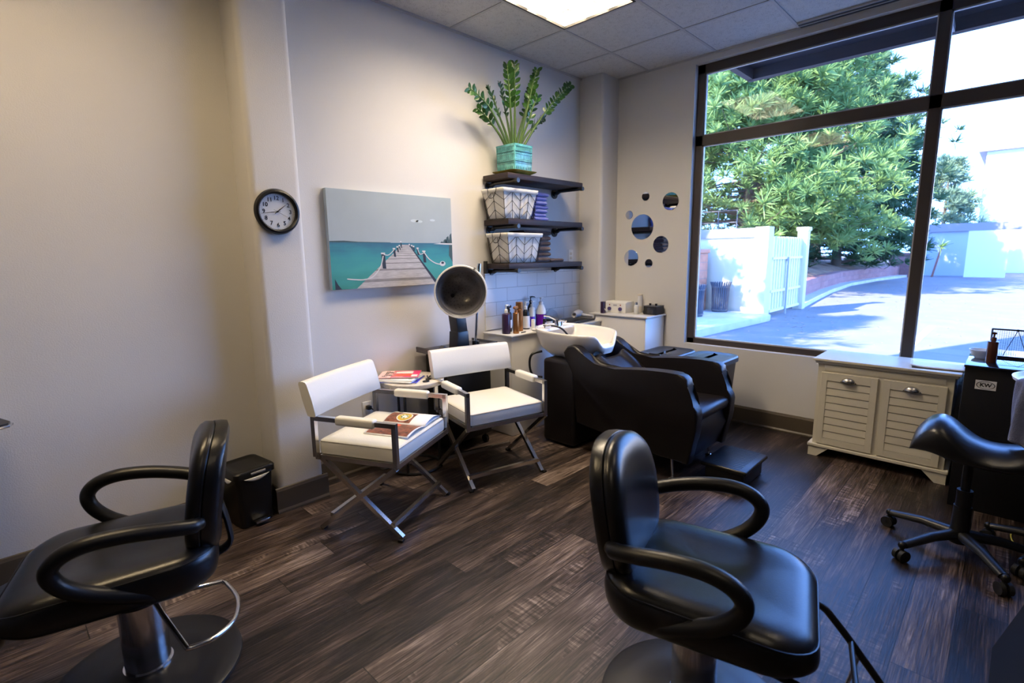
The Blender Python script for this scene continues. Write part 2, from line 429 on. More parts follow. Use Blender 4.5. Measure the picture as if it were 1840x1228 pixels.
# ceiling: 2x2 tiles, openings left for the light fixtures
xs = [-.599-.6125*k for k in range(13)]; ys = [-.559-.609*k for k in range(13)]
fix = []      # (x0,x1,y0,y1)
for (i, j) in ((1, 0), (5, 0), (1, 4), (5, 4)): fix.append((xs[i+2], xs[i], ys[j+1], ys[j]))
xe = [0.0]+[x for x in xs if x > X0]+[X0]; ye = [0.0]+[y for y in ys if y > Y0]+[Y0]
mb = MB()
for i in range(len(xe)-1):
    for j in range(len(ye)-1):
        cx, cy = (xe[i]+xe[i+1])/2, (ye[j]+ye[j+1])/2
        if any(a < cx < b and c < cy < d for a, b, c, d in fix): continue
        mb.box(xe[i+1], xe[i], ye[j+1], ye[j], H, H+.02)
struct(mb.build('ceiling', m_ceiling(), sm=False))
mb = MB()
for x in xe[1:-1]:
    for j in range(len(ye)-1):
        cy = (ye[j]+ye[j+1])/2
        if any(a+.01 < x < b-.01 and c < cy < d for a, b, c, d in fix): continue
        mb.box(x-.011, x+.011, ye[j+1], ye[j], H-.004, H+.001)
for y in ye[1:-1]:
    for i in range(len(xe)-1):
        cx = (xe[i]+xe[i+1])/2
        if any(c+.01 < y < d-.01 and a < cx < b for a, b, c, d in fix): continue
        mb.box(xe[i+1], xe[i], y-.011, y+.011, H-.0045, H+.001)
mb.box(X0, 0, -.02, 0, H-.012, H); mb.box(-.02, 0, Y0, -.25, H-.012, H)
struct(mb.build('ceiling_grid', 'tbar', sm=False))
# walls
mb = MB(); mb.box(X0-.15, .16, 0, .15, -.1, 6.4); struct(mb.build('wall_back', 'wall'))
mb = MB(); mb.box(X0-.15, X0, Y0-.15, 0, -.1, H+.6); struct(mb.build('wall_left', 'farwall'))
mb = MB(); mb.box(X0, .16, Y0-.15, Y0, -.1, H+.6); struct(mb.build('wall_front', 'farwall'))
WY0, WY1, WZ0, WZ1 = -4.30, -.995, .636, 2.992
mb = MB()
mb.box(0, .16, WY1, .15, -.1, 6.4); mb.box(0, .16, Y0-.15, WY0, -.1, 6.4)
mb.box(0, .16, WY0, WY1, -.1, WZ0); mb.box(0, .16, WY0, WY1, WZ1, 6.4)
struct(mb.build('wall_right', 'wall'))
mb = MB(); mb.box(X0-.15, .16, Y0-.15, .15, H+.6, H+.75); struct(mb.build('roof_slab', 'wall'))
def rounded_post(x0, x1, y0, y1, r, corners):   # y0 = front; corners: which front corners are rounded
    pts = [(x0, y1)]
    if 'l' in corners: pts += [(x0+r-r*math.cos(t), y0+r-r*math.sin(t)) for t in [PI/2*i/6 for i in range(7)]]
    else: pts.append((x0, y0))
    if 'r' in corners: pts += [(x1-r+r*math.sin(t), y0+r-r*math.cos(t)) for t in [PI/2*i/6 for i in range(7)]]
    else: pts.append((x1, y0))
    pts.append((x1, y1)); return pts
mb = MB(); mb.prism(rounded_post(-3.352, -3.083, -.2, .01, .035, 'lr'), 0, H, 'z'); struct(mb.build('wall_pilaster', 'wall'))
mb = MB(); mb.prism(rounded_post(-.261, .01, -.253, .01, .03, 'l'), 0, H, 'z'); struct(mb.build('wall_corner_column', 'wall'))
# baseboards
def bprof(): return [(0, 0), (.020, 0), (.020, .012), (.012, .024), (.012, .132), (.009, .138), (.006, .146), (0, .15)]
def baseboard(name, p, q, nrm):     # nrm: unit vector into the room
    mb = MB(); p, q, nn = Vector((*p, 0)), Vector((*q, 0)), Vector((*nrm, 0)); pr = bprof(); n = len(pr)
    vs = [a+nn*d+V(0, 0, z) for a in (p, q) for d, z in pr]
    fs = [(i, (i+1) % n, n+(i+1) % n, n+i) for i in range(n)]+[tuple(range(n-1, -1, -1)), tuple(range(n, 2*n))]
    mb._add(vs, fs); return struct(mb.build(name, 'base', ang=20))
baseboard('baseboard_left_wall', (X0, 0), (-3.352, 0), (0, -1))
baseboard('baseboard_pilaster', (-3.372, -.2), (-3.063, -.2), (0, -1))
baseboard('baseboard_pilaster_side', (-3.352, 0), (-3.352, -.2), (-1, 0))
baseboard('baseboard_pilaster_return', (-3.083, -.2), (-3.083, 0), (1, 0))
baseboard('baseboard_back', (-3.083, 0), (-1.56, 0), (0, -1))
baseboard('baseboard_right', (0, -.83), (0, Y0), (-1, 0))
# window
def window(name, y0, y1):
    fr = .062; xf0, xf1 = .055, .115
    mb = MB()
    zt0, zt1 = 2.345, 2.425
    mb.box(xf0, xf1, y0, y0+fr/2 if y0 > -2.7 and y0 != WY0 else y0+fr, WZ0, WZ1)
    mb.box(xf0, xf1, y1-(fr if y1 == WY1 else fr/2), y1, WZ0, WZ1)
    mb.box(xf0, xf1, y0, y1, WZ0, WZ0+.045); mb.box(xf0, xf1, y0, y1, WZ1-.07, WZ1); mb.box(xf0, xf1, y0, y1, zt0, zt1)
    o = struct(mb.build(name, 'frame', sm=False))
    ya, yb = y0+.03, y1-(fr if y1 == WY1 else .03)
    g = MB()
    for z0, z1 in ((WZ0+.045, zt0), (zt1, WZ1-.07)):
        t = .010
        g.box(xf0+.012, xf0+.035, ya, ya+t, z0, z1); g.box(xf0+.012, xf0+.035, yb-t, yb, z0, z1)
        g.box(xf0+.012, xf0+.035, ya, yb, z0, z0+t); g.box(xf0+.012, xf0+.035, ya, yb, z1-t, z1)
    g.build('gasket', 'gasket', o, sm=False)
    for z0, z1 in ((WZ0+.045, zt0), (zt1, WZ1-.07)):
        p = MB(); p.box(.083, .089, ya, yb, z0, z1); p.build('glass', 'glass', o, sm=False)
window('window_1', -2.604, WY1)
window('window_2', WY0, -2.604)
# slot diffuser in the ceiling along the window wall
sd_ = thing('air_slot_diffuser', 'long black slot air diffuser in the ceiling above the window', 'air vent', (-.06, -3.2, H-.02))
mb = MB(); mb.box(-.105, -.02, -4.6, -1.79, H-.012, H-.003); mb.build('slot', 'ink', sd_)
mb = MB(); mb.box(-.066, -.058, -4.6, -1.79, H-.017, H-.010); mb.box(-.112, -.105, -4.6, -1.79, H-.016, H-.002); mb.box(-.02, -.013, -4.6, -1.79, H-.016, H-.002); mb.build('vane', 'tbar', sd_)

# ---- ceiling lights
white_refl = mat('white_reflector', (.9, .88, .84), .45)
def troffer(x0, x1, y0, y1, label, pw=1.0, col=LAMP_COL):
    t = thing('ceiling_light', label, 'ceiling light', ((x0+x1)/2, (y0+y1)/2, H), 0, 'recessed louvred ceiling lights')
    mb = MB(); a = .012
    mb.box(x0+a, x1-a, y0+a, y0+a+.014, H-.006, H+.01); mb.box(x0+a, x1-a, y1-a-.014, y1-a, H-.006, H+.01)
    mb.box(x0+a, x0+a+.014, y0+a, y1-a, H-.006, H+.01); mb.box(x1-a-.014, x1-a, y0+a, y1-a, H-.006, H+.01)
    mb.build('frame', 'blackm', t, sm=False)
    mb = MB()
    mb.box(x0, x1, y0, y0+.01, H, H+.13); mb.box(x0, x1, y1-.01, y1, H, H+.13); mb.box(x0, x0+.01, y0, y1, H, H+.13); mb.box(x1-.01, x1, y0, y1, H, H+.13); mb.box(x0, x1, y0, y1, H+.13, H+.14)
    mb.build('housing', white_refl, t, sm=False)
    mb = MB(); a = .026; nx, ny = 6, 3
    def blade(p, q, d):
        # curved parabolic blade: thick at top, thin at the bottom
        for k in range(5):
            u0, u1 = k/5, (k+1)/5; w0, w1 = .003+.020*u0**2, .003+.020*u1**2; z0, z1 = H+.004+.05*u0, H+.004+.05*u1
            vs = []
            for P in (p, q):
                vs += [V(P[0]-d[0]*w0, P[1]-d[1]*w0, z0), V(P[0]+d[0]*w0, P[1]+d[1]*w0, z0), V(P[0]+d[0]*w1, P[1]+d[1]*w1, z1), V(P[0]-d[0]*w1, P[1]-d[1]*w1, z1)]
            mb._add(vs, [(0, 1, 5, 4), (1, 2, 6, 5), (2, 3, 7, 6), (3, 0, 4, 7)])
    for i in range(1, nx):
        x = x0+a+(x1-x0-2*a)*i/nx; blade((x, y0+a), (x, y1-a), (1, 0))
    for j in range(1, ny):
        y = y0+a+(y1-y0-2*a)*j/ny; blade((x0+a, y), (x1-a, y), (0, 1))
    mb.build('louvre', white_refl, t)
    l = bpy.data.lights.new('lamp', 'AREA'); l.shape = 'RECTANGLE'; l.size = x1-x0-.06; l.size_y = y1-y0-.06; l.energy = LAMP_W*pw; l.color = col; l.spread = rad(150)
    lo = bpy.data.objects.new('lamp', l); COL.objects.link(lo); lo.parent = t; lo.location = (0, 0, .095)
troffer(*fix[0], 'louvred ceiling light in black frame nearest the window corner', 1.8)
troffer(*fix[1], 'louvred ceiling light over the left styling chair', .75, (1.0, .76, .45))
troffer(*fix[2], 'louvred ceiling light over the right styling station', .15)
troffer(*fix[3], 'louvred ceiling light behind the camera', .15)

# ================================================================ LEDGES AND TILES
tl = m_brick('white_subway_tile', (.70, .70, .70), (.74, .74, .74), (.42, .42, .42), .257, .1135, .0022, 'xz', .6, .18, off=(.0, -.833+.1135), wob=0)
mb = MB(); mb.box(-1.535, -.262, -.012, 0, .833, 1.30); struct(mb.build('tile_backsplash', tl, sm=False))
mb = MB(); mb.box(-1.56, -.34, -.325, -.001, 0, .812, bev=.012); o = mb.build('ledge_back', 'ledge'); struct(o)
mb = MB(); mb.box(-1.572, -.34, -.338, -.012, .812, .826, bev=.003); struct(mb.build('ledge_back_top', 'tiletop'))
mb = MB(); mb.box(-.348, -.001, -.80, -.254, 0, .875, bev=.02); struct(mb.build('ledge_right', 'ledge'))
mb = MB(); mb.box(-.362, -.001, -.815, -.2, .875, .889, bev=.003); struct(mb.build('ledge_right_top', 'tiletop'))

# ================================================================ DIRECTOR CHAIRS
def director_chair(label, loc, rz):
    t = thing('director_chair', label, 'chair', loc, rz, 'white leather chairs along the back wall')
    hw, fy, ry = .283, .237, -.245; S = .024
    for sx_ in (-1, 1):
        x = sx_*hw
        mb = MB(); mb.bar((x, fy, .395), (x, fy, .632), S); mb.build('front_post', 'brushed', t, world=False, ang=20)
        mb = MB(); mb.bar((x, ry, .41), (x, ry, .64), S); mb.bar((x, ry, .64), (x, ry-.045, .80), S*.9); mb.build('rear_post', 'brushed', t, world=False, ang=20)
        mb = MB(); mb.bar((x, fy+.012, .622), (x, ry-.01, .622), S); mb.build('armrest', 'brushed', t, world=False, ang=20)
        mb = MB(); mb.box(x-.025, x+.025, -.10, .13, .598, .645, bev=.014, seg=4); mb.build('arm_pad', 'wleather', t, world=False)
        xi = x-sx_*.013; xo = x+sx_*.004
        mb = MB(); mb.bar((xo, fy, .40), (xo, -.237, .012), S); mb.build('leg', 'brushed', t, world=False, ang=20)
        mb = MB(); mb.bar((xi-sx_*.012, ry, .41), (xi-sx_*.012, fy, .012), S); mb.build('leg', 'brushed', t, world=False, ang=20)
        for yy in (fy, -.237):
            mb = MB(); mb.box(x-sx_*.008-.014, x-sx_*.008+.014, yy-.014, yy+.014, 0, .014, bev=.003); mb.build('foot_glide', 'black', t, world=False)
    for yy, zz in ((fy-.05, .075), (-.19, .075)):
        mb = MB(); mb.bar((-hw+.02, yy, zz), (hw-.02, yy, zz), S*.95); mb.build('stretcher', 'brushed', t, world=False, ang=20)
    mb = MB(); mb.bar((-hw, fy-.005, .405), (hw, fy-.005, .405), S); mb.bar((-hw, ry+.005, .405), (hw, ry+.005, .405), S)
    for x in (-hw+.02, hw-.02): mb.bar((x, fy, .405), (x, ry, .405), S)
    mb.build('seat_frame', 'brushed', t, world=False, ang=20)
    # cushion with slightly crowned top
    mb = MB()
    def co(z, ins, _):
        return [V(px*1, py, z + (.010*(1-abs(px)/.3)*(1-abs(py)/.3) if z > .46 else 0)) for px, py in rrect(.535-2*ins, .478-2*ins, .02, 4, 0, 0)]
    loft(mb, co, [(.418, .012, 0), (.424, .002, 0), (.44, 0, 0), (.478, 0, 0), (.492, .003, 0), (.499, .013, 0), (.502, .05, 0), (.504, .12, 0)])
    cu = mb.build('seat', 'wleather', t, world=False, ang=50)
    mb = MB(); pts = [V(px, py, .4905) for px, py in rrect(.533, .476, .02, 4)]; mb.tube(pts, .0018, 6, closed=True); mb.build('seam', mat_seam, cu, world=False)
    # wrap-around backrest, bowed slightly
    mb = MB(); L = []
    N = 14
    for k in range(N+1):
        x = -.302+.604*k/N; b = .014*(1-(x/.302)**2)
        L.append((x, b))
    zs = [(.632, .018), (.638, .026), (.72, .030), (.80, .026), (.812, .020), (.816, .008)]
    def sec(x, b):
        o = []
        for z, th in zs: o.append(V(x, -.238-(z-.63)*.26-b+th, z))
        for z, th in reversed(zs): o.append(V(x, -.238-(z-.63)*.26-b-th, z))
        return o
    R = [sec(x, b) for x, b in L]; n = len(R[0]); vs = [p for r in R for p in r]
    fs = [(k*n+i, k*n+(i+1) % n, (k+1)*n+(i+1) % n, (k+1)*n+i) for k in range(N) for i in range(n)]+[tuple(range(n)), tuple(N*n+i for i in range(n-1, -1, -1))]
    mb._add(vs, fs); mb.build('backrest', 'wleather', t, world=False, ang=60)
    return t
mat_seam = mat('leather_seam', (.25, .22, .18), .7)
director_chair('white leather director chair with an open magazine on its seat', (-2.908, -.638, 0), math.atan2(-.43, -.90))
director_chair('white leather director chair with empty seat in front of the hood dryer', (-2.116, -.655, 0), math.atan2(.25, -.97))

# ================================================================ STYLING CHAIRS
def rot2(p, a): return (p[0]*math.cos(a)-p[1]*math.sin(a), p[0]*math.sin(a)+p[1]*math.cos(a))
def styling_chair(label, loc, rz, legrest):
    t = thing('styling_chair', label, 'salon chair', loc, rz, 'black leather styling chairs')
    mb = MB(); mb.lathe([(.001, .0), (.287, 0), (.290, .006), (.288, .016), (.275, .021), (.20, .026), (.12, .032), (.095, .045), (.001, .046)], 56); mb.build('base_plate', 'blackm', t, world=False)
    mb = MB(); mb.lathe([(.068, .04), (.068, .30)], 36); mb.lathe([(.074, .04), (.074, .055)], 36); mb.build('pump_column', 'chrome', t, world=False)
    mb = MB(); mb.lathe([(.045, .29), (.080, .30), (.082, .36), (.10, .385), (.04, .39)], 36); mb.box(-.15, .15, -.14, .16, .372, .402, bev=.012); mb.build('seat_mount', 'black', t, world=False)
    # seat cushion
    mb = MB()
    def so(z, ins, dz):
        pts = []
        for px, py in rrect(.51-2*ins, .57-2*ins, max(.12-ins*.5, .03), 8, 0, .035):
            w = 1 - .10*max(0, (-(py-.035)/.28))**2
            fr_ = max(0, (py-.12)/.2)
            zz = z - dz*0
            if z > .42: zz = z - .022*fr_**2 + .012*max(0, (-(py)/.25)) + .012*(abs(px)/.25)**2*(1 if ins < .12 else .4)
            else: zz = z + .015*fr_**2
            pts.append(V(px*w, py, zz))
        return pts
    loft(mb, so, [(.385, .07, 0), (.388, .03, 0), (.400, .006, 0), (.425, -.003, 0), (.455, -.004, 0), (.480, .004, 0), (.496, .020, 0), (.505, .045, 0), (.507, .09, 0), (.504, .15, 0), (.502, .21, 0)])
    st = mb.build('seat', 'leather', t, world=False, ang=70, subsurf=1)
    mb = MB(); pts = [p for p in so(.4805, .0035, 0)]; mb.tube(pts, .0022, 6, closed=True); mb.build('piping', 'leather', st, world=False)
    # backrest : profile in x-z, loft through y
    def bo(y, ins):
        pts = []
        n = 48
        for i in range(n):
            a = 2*PI*i/n; ca, sa = math.cos(a), math.sin(a)
            e = 2.5 if sa > 0 else 3.6
            rx = (.205-ins)*(1.0 if sa > 0 else 1-.10*abs(sa)); rz_ = .205-ins
            x = rx*math.copysign(abs(ca)**(2/e), ca); z = rz_*math.copysign(abs(sa)**(2/e), sa)
            zz = z+.668
            pts.append(V(x, y-.232-(zz-.6)*.16-.03*(x/.22)**2*-1.0, zz))
        return pts
    mb = MB()
    R = [bo(y, ins) for y, ins in ((-.050, .06), (-.052, .02), (-.046, .004), (-.028, 0), (-.008, .0), (-.006, .006), (-.002, .000), (.018, -.003), (.034, .006), (.046, .025), (.053, .06), (.056, .11))]
    n = len(R[0]); vs = [p for r in R for p in r]
    fs = [(k*n+i, k*n+(i+1) % n, (k+1)*n+(i+1) % n, (k+1)*n+i) for k in range(len(R)-1) for i in range(n)]+[tuple(range(n-1, -1, -1)), tuple((len(R)-1)*n+i for i in range(n))]
    mb._add(vs, fs); bk = mb.build('backrest', 'leather', t, world=False, ang=60)
    mb = MB(); mb.tube([p+V(0, .036, 0) for p in bo(-.020, .004)], .0028, 6, closed=True); mb.tube([p+V(0, .022, 0) for p in bo(-.020, .001)], .0022, 6, closed=True); mb.build('piping', 'leather', bk, world=False)
    mb = MB(); mb.tube(smooth_path([(0, -.10, .385), (0, -.22, .39), (0, -.285, .42), (0, -.285, .50), (0, -.27, .58)], 6), .030, 10, ell=.35); mb.build('back_bracket', 'blackm', t, world=False)
    # loop arms
    for s in (-1, 1):
        x = s*.272
        pa = smooth_path([(s*.200, -.215, .612), (s*.228, -.19, .618), (s*.248, -.13, .634), (s*.262, -.04, .652), (s*.270, .05, .657), (s*.273, .115, .640), (s*.271, .148, .602), (s*.264, .135, .552), (s*.252, .085, .502), (s*.240, .005, .458), (s*.220, -.07, .424), (s*.17, -.115, .398), (s*.12, -.13, .39)], 6)
        mb = MB(); k = len(pa); rr = [.0255 if 4 < i < k-10 else .022 for i in range(k)]; rr[0] = .017; rr[1] = .02; mb.tube(pa, rr, 14, ell=.92)
        mb.build('armrest', 'black', t, world=False, ang=70)
    if legrest:
        mb = MB()
        mb.X = Matrix.Translation((0, .30, .37)) @ Matrix.Rotation(rad(-22), 4, 'X')
        mb.box(-.22, .22, .02, .40, -.04, .035, bev=.03, seg=4); mb.build('leg_rest', 'leather', t, world=False)
        mb = MB(); P = [rot2((px, py), rad(0)) for px, py in [(0, 0)]]
        pts = smooth_path([(-.06, -.05, .30), (-.10, -.07, .275)], 2)+[V(-.225, -.135, .215)]+smooth_path([(-.235, -.14, .212), (-.215, -.21, .205), (-.14, -.275, .20), (-.02, -.29, .20), (.10, -.255, .205)], 6)+[V(.115, -.24, .208), V(.07, -.12, .24), V(.05, -.06, .30)]
        mb.tube(pts, .0085, 10); mb.build('pump_lever', 'chrome', t, world=False)
    else:
        mb = MB()
        for s in (-1, 1): mb.tube(smooth_path([(s*.19, .18, .385), (s*.20, .32, .36), (s*.20, .38, .31), (s*.195, .47, .20), (s*.19, .54, .11)], 5), .011, 10)
        mb.tube([(-.19, .54, .11), (.19, .54, .11)], .011, 10); mb.tube([(-.20, .42, .265), (.20, .42, .265)], .008, 10)
        ft = mb.build('footrest', 'blackm', t, world=False)
        for s in (-1, 1):
            mb = MB(); mb.cyl((s*.197, .445, .235), (s*.197, .41, .06), .0055); mb.build('footrest_strut', 'chrome', ft, world=False)
    return t
styling_chair('black leather styling chair on round base at left with leg rest and chrome pump bar', (-4.149, -1.044, 0), math.atan2(.96, .27), True)
styling_chair('black leather styling chair in the right foreground facing the window', (-2.974, -2.491, 0), math.atan2(-.25, -.968), False)

# ================================================================ SHAMPOO UNIT
t = thing('shampoo_chair', 'dark leather shampoo lounge chair in front of the white wash basin', 'shampoo chair', (-1.15, -1.2, 0))
prof = [(-.75, .731), (-.787, .777), (-.82, .79), (-.853, .787), (-.89, .772), (-.935, .735), (-.98, .690), (-1.03, .664), (-1.09, .657), (-1.2, .668), (-1.32, .684), (-1.45, .697), (-1.57, .702), (-1.65, .700), (-1.69, .692), (-1.715, .672), (-1.722, .63), (-1.722, .588), (-1.74, .545), (-1.765, .510), (-1.785, .485), (-1.793, .454), (-1.785, .36), (-1.777, .309), (-1.742, .128), (-1.56, .140), (-1.40, .158), (-1.17, .187), (-.875, .213), (-.862, .40), (-.855, .60), (-.80, .655), (-.765, .68)]
for xa, xb in ((-1.455, -1.365), (-.935, -.845)):
    mb = MB(); mb.prism(prof, xa, xb, 'x', bev=.018, seg=3); mb.build('side_panel', 'dleather', t, ang=50)
mb = MB(); mb.prism([(-1.745, .385), (-1.77, .30), (-1.72, .14), (-1.4, .165), (-1.0, .21), (-1.0, .385)], -1.37, -.93, 'x', bev=.005); mb.build('body', 'dleather', t)
mb = MB(); mb.prism([(-1.775, .405), (-1.782, .44), (-1.772, .462), (-1.745, .472), (-1.4, .458), (-1.15, .43), (-1.12, .39), (-1.75, .385)], -1.362, -.938, 'x', bev=.008, seg=3); mb.build('seat', 'dleather', t, ang=50)
# reclined back with centre valley and side bolsters
mb = MB()
def bf(u, v):
    x = -1.37+.44*u; s = v
    y = -1.26+.30*s; z = .44+.235*s+.02*math.sin(PI*s)
    e = abs(u-.5)*2
    z += .030*(math.exp(-((e-.72)/.16)**2)) - .012*(1-e)
    return V(x, y, z)
mb.grid(bf, 24, 14); mb.build('backrest', 'dleather', t, solid=.04, ang=80)
for x in (-1.42, -.90):
    mb = MB(); mb.tube([(x, -1.62, .15), (x-.015 if x < -1.1 else x+.015, -1.64, .03)], .009, 10); mb.lathe([(.001, 0), (.024, 0), (.026, .006), (.012, .014), (.008, .03)], 16, c=(x-.018 if x < -1.1 else x+.018, -1.642, 0)); mb.build('chrome_leg', 'chrome', t)
t = thing('wash_basin', 'white porcelain shampoo wash basin on dark leather pedestal', 'wash basin', (-1.18, -.66, 0))
mb = MB(); mb.box(-1.455, -.90, -.855, -.55, .01, .665, bev=.03, seg=3); mb.build('pedestal', 'dleather', t)
BX, BY = -1.185, -.66
mb = MB(); NN = 64
def rimz(a):
    d = (a+PI/2+PI) % (2*PI)-PI       # 0 at the front (-y)
    k = 1/(1+(abs(d)/.33)**6)
    return .868+.012*math.sin(a) - .092*k
def bowl(prof_):
    R = []
    for (sc, zf, kz, cyo) in prof_:
        r = []
        for i in range(NN):
            a = 2*PI*i/NN; ca, sa = math.cos(a), math.sin(a); e = 2.5
            x = .262*sc*math.copysign(abs(ca)**(2/e), ca); y = .315*sc*math.copysign(abs(sa)**(2/e), sa)
            zz = zf + kz*(rimz(a)) if kz else zf
            r.append(V(BX+x, BY+cyo+y, zz))
        R.append(r)
    return R
levels = [(.50, .655, 0, .02), (.56, .66, 0, .02), (.66, .69, 0, .015), (.80, .735, 0, .01), (.92, -.434+.16+.03+.16, 1*.0, 0)]
R = bowl([(.48, .652, 0, .02), (.56, .658, 0, .02), (.70, .69, 0, .012), (.86, .735, 0, .004)])
def rimring(sc, dz, cyo=0):
    r = []
    for i in range(NN):
        a = 2*PI*i/NN; ca, sa = math.cos(a), math.sin(a); e = 2.5
        r.append(V(BX+.262*sc*math.copysign(abs(ca)**(2/e), ca), BY+cyo+.315*sc*math.copysign(abs(sa)**(2/e), sa), rimz(a)+dz))
    return r
R += [rimring(.965, -.055), rimring(1.0, -.02), rimring(1.005, -.006), rimring(.99, 0), rimring(.95, -.002), rimring(.93, -.02)]
R += bowl([(.86, .775, 0, -.01), (.74, .745, 0, -.01), (.45, .725, 0, -.01), (.1, .72, 0, -.01)])
n = NN; vs = [p for r in R for p in r]
fs = [(k*n+i, k*n+(i+1) % n, (k+1)*n+(i+1) % n, (k+1)*n+i) for k in range(len(R)-1) for i in range(n)]+[tuple(range(n-1, -1, -1)), tuple((len(R)-1)*n+i for i in range(n))]
mb._add(vs, fs); bowl_o = mb.build('bowl', 'porcelain', t, ang=80)
mb = MB(); mb.box(BX-.20, BX+.20, BY+.16, BY+.285, .845, .868, bev=.01, seg=3); mb.build('tap_deck', 'porcelain', bowl_o)
mb = MB(); fx_, fy_ = BX+.04, BY+.215
mb.cyl((fx_, fy_, .866), (fx_, fy_, .915), .024, .02); mb.tube(smooth_path([(fx_, fy_-.01, .905), (fx_, fy_-.05, .918), (fx_, fy_-.09, .91)], 4), .011, 10); mb.tube([(fx_, fy_, .915), (fx_-.01, fy_+.012, .928), (fx_-.05, fy_+.05, .95), (fx_-.09, fy_+.07, .955)], [.018, .014, .008, .007], 10)
mb.cyl((fx_+.05, fy_, .866), (fx_+.05, fy_, .90), .018, .016); mb.build('faucet', 'chrome', t)
mb = MB(); mb.tube(smooth_path([(BX-.13, fy_-.01, .868), (BX-.14, fy_-.03, .885), (BX-.11, fy_-.08, .892), (BX-.08, fy_-.14, .872), (BX-.06, fy_-.19, .82), (BX-.06, fy_-.22, .78)], 6), .0075, 10); ho = mb.build('spray_hose', 'black', t)
mb = MB(); mb.cyl((BX-.13, fy_-.01, .86), (BX-.135, fy_-.015, .89), .014); mb.cyl((BX-.145, fy_-.03, .884), (BX-.12, fy_-.07, .891), .011); mb.build('hose_fitting', 'chrome', ho)
mb = MB(); mb.tube(smooth_path([(-1.40, -.50, .70), (-1.475, -.46, .68), (-1.49, -.45, .60), (-1.475, -.47, .52), (-1.42, -.52, .50)], 6), .009, 10); mb.build('water_hose', 'black', t)
mb = MB(); mb.cyl((BX+.05, BY-.05, .725), (BX+.05, BY-.05, .735), .014); mb.build('strainer_knob', 'black', t)

# step stool
t = thing('step_stool', 'low black plastic step stool beside the shampoo chair', 'step stool', (-1.14, -1.91, 0))
mb = MB(); mb.box(-1.30, -.96, -2.03, -1.79, 0, .105, bev=.012, taper=1.0); mb.build('body', 'black', t)
mb = MB(); mb.box(-1.325, -.935, -2.055, -1.765, .10, .128, bev=.012, seg=3)
for k in range(14): mb.box(-1.30+.027*k, -1.29+.027*k, -2.01, -1.81, .1265, .129)
mb.build('top', 'black', t)

# laundry bins by the window wall
t0 = thing('lidded_bin', 'slim lidded black bin next to the white ledge', 'bin', (-.50, -1.09, 0), 0, 'twin lidded bins under the window')
def bin_parts(t0):
    mb = MB()
    def oo(z, ins, _): return [V(-.50+px, -1.09+py, z) for px, py in rrect(.44-2*ins, .32-2*ins, .06, 5)]
    loft(mb, oo, [(0, .05, 0), (.01, .045, 0), (.60, .008, 0)]); mb.build('body', 'black', t0)
    mb = MB()
    def ol(z, ins, _): return [V(-.50+px, -1.09+py, z) for px, py in rrect(.47-2*ins, .34-2*ins, .09, 6)]
    loft(mb, ol, [(.595, .01, 0), (.60, 0, 0), (.632, 0, 0), (.642, .008, 0), (.644, .03, 0), (.638, .04, 0), (.638, .10, 0)]); mb.build('lid', 'blueplastic', t0)
    mb = MB(); mb.box(-.715, -.69, -1.14, -1.04, .60, .652, bev=.006); mb.build('latch', 'black', t0)
bin_parts(t0)
copy_tree(t0, (-.50, -1.44, 0), 0, 'slim lidded black bin beneath the window, partly hidden by the shampoo chair')
c = MB(); c.lathe([(.001, 0), (.030, 0), (.036, .012), (.036, .02), (.033, .02), (.029, .004), (.001, .003)], 24, c=(-.60, -1.15, .642)); tag(c.build('glass_dish', 'clear'), 'small clear dish on the lid of the bin by the ledge', 'dish')

# ================================================================ HOOD DRYER
t = thing('hood_dryer', 'hooded hair dryer on black cart behind the empty director chair', 'hair dryer', (-1.97, -.22, 0))
mb = MB(); mb.box(-2.17, -1.74, -.275, -.03, .08, .755, bev=.01); mb.build('cart_body', 'black', t)
mb = MB(); mb.box(-2.24, -1.69, -.30, -.015, .755, .775, bev=.004); mb.box(-2.24, -1.69, -.30, -.29, .775, .795); mb.box(-2.24, -2.23, -.30, -.015, .775, .795); mb.box(-1.70, -1.69, -.30, -.015, .775, .795); mb.build('tray', 'dgrey', t)
for x, y in ((-2.13, -.24), (-1.78, -.24), (-2.13, -.07), (-1.78, -.07)):
    mb = MB(); mb.cyl((x-.012, y, .03), (x+.012, y, .03), .03, n=20); mb.cyl((x, y, .04), (x, y, .09), .008); mb.build('caster', 'rubber', t)
mb = MB(); mb.prism([(-2.045, .775), (-1.925, .775), (-1.935, .90), (-2.035, .90)], -.25, -.15, 'y', bev=.006); mb.prism([(-2.028, .89), (-1.935, .89), (-1.955, 1.04), (-2.048, 1.04)], -.245, -.155, 'y', bev=.006); mb.build('hood_post', 'blackm', t)
hc = Vector((-2.09, -.36, 1.20)); hn = Vector((-.62, -.78, .03)).normalized()
RM = hn.to_track_quat('Z', 'Y').to_matrix().to_4x4(); RM.translation = hc
mb = MB(); mb.X = RM; mb.lathe([(.182, .0), (.184, .006), (.180, .010), (.172, .010)], 48, cap=False); mb.build('hood_rim', 'white', t)
mb = MB(); mb.X = RM; mb.lathe([(.181, .003), (.183, -.03), (.178, -.08), (.15, -.14), (.10, -.175), (.04, -.19), (.001, -.192)], 48, cap=False); mb.build('hood_shell', 'dgrey', t)
mb = MB(); mb.X = RM; mb.lathe([(.176, .008), (.170, -.004), (.158, -.010), (.150, -.012)], 48, cap=False); mb.build('inner_ring', 'dgrey', t)
mb = MB(); mb.X = RM; mb.lathe([(.150, -.012), (.146, -.03), (.138, -.07), (.115, -.11), (.07, -.14), (.001, -.152)], 48, cap=False)
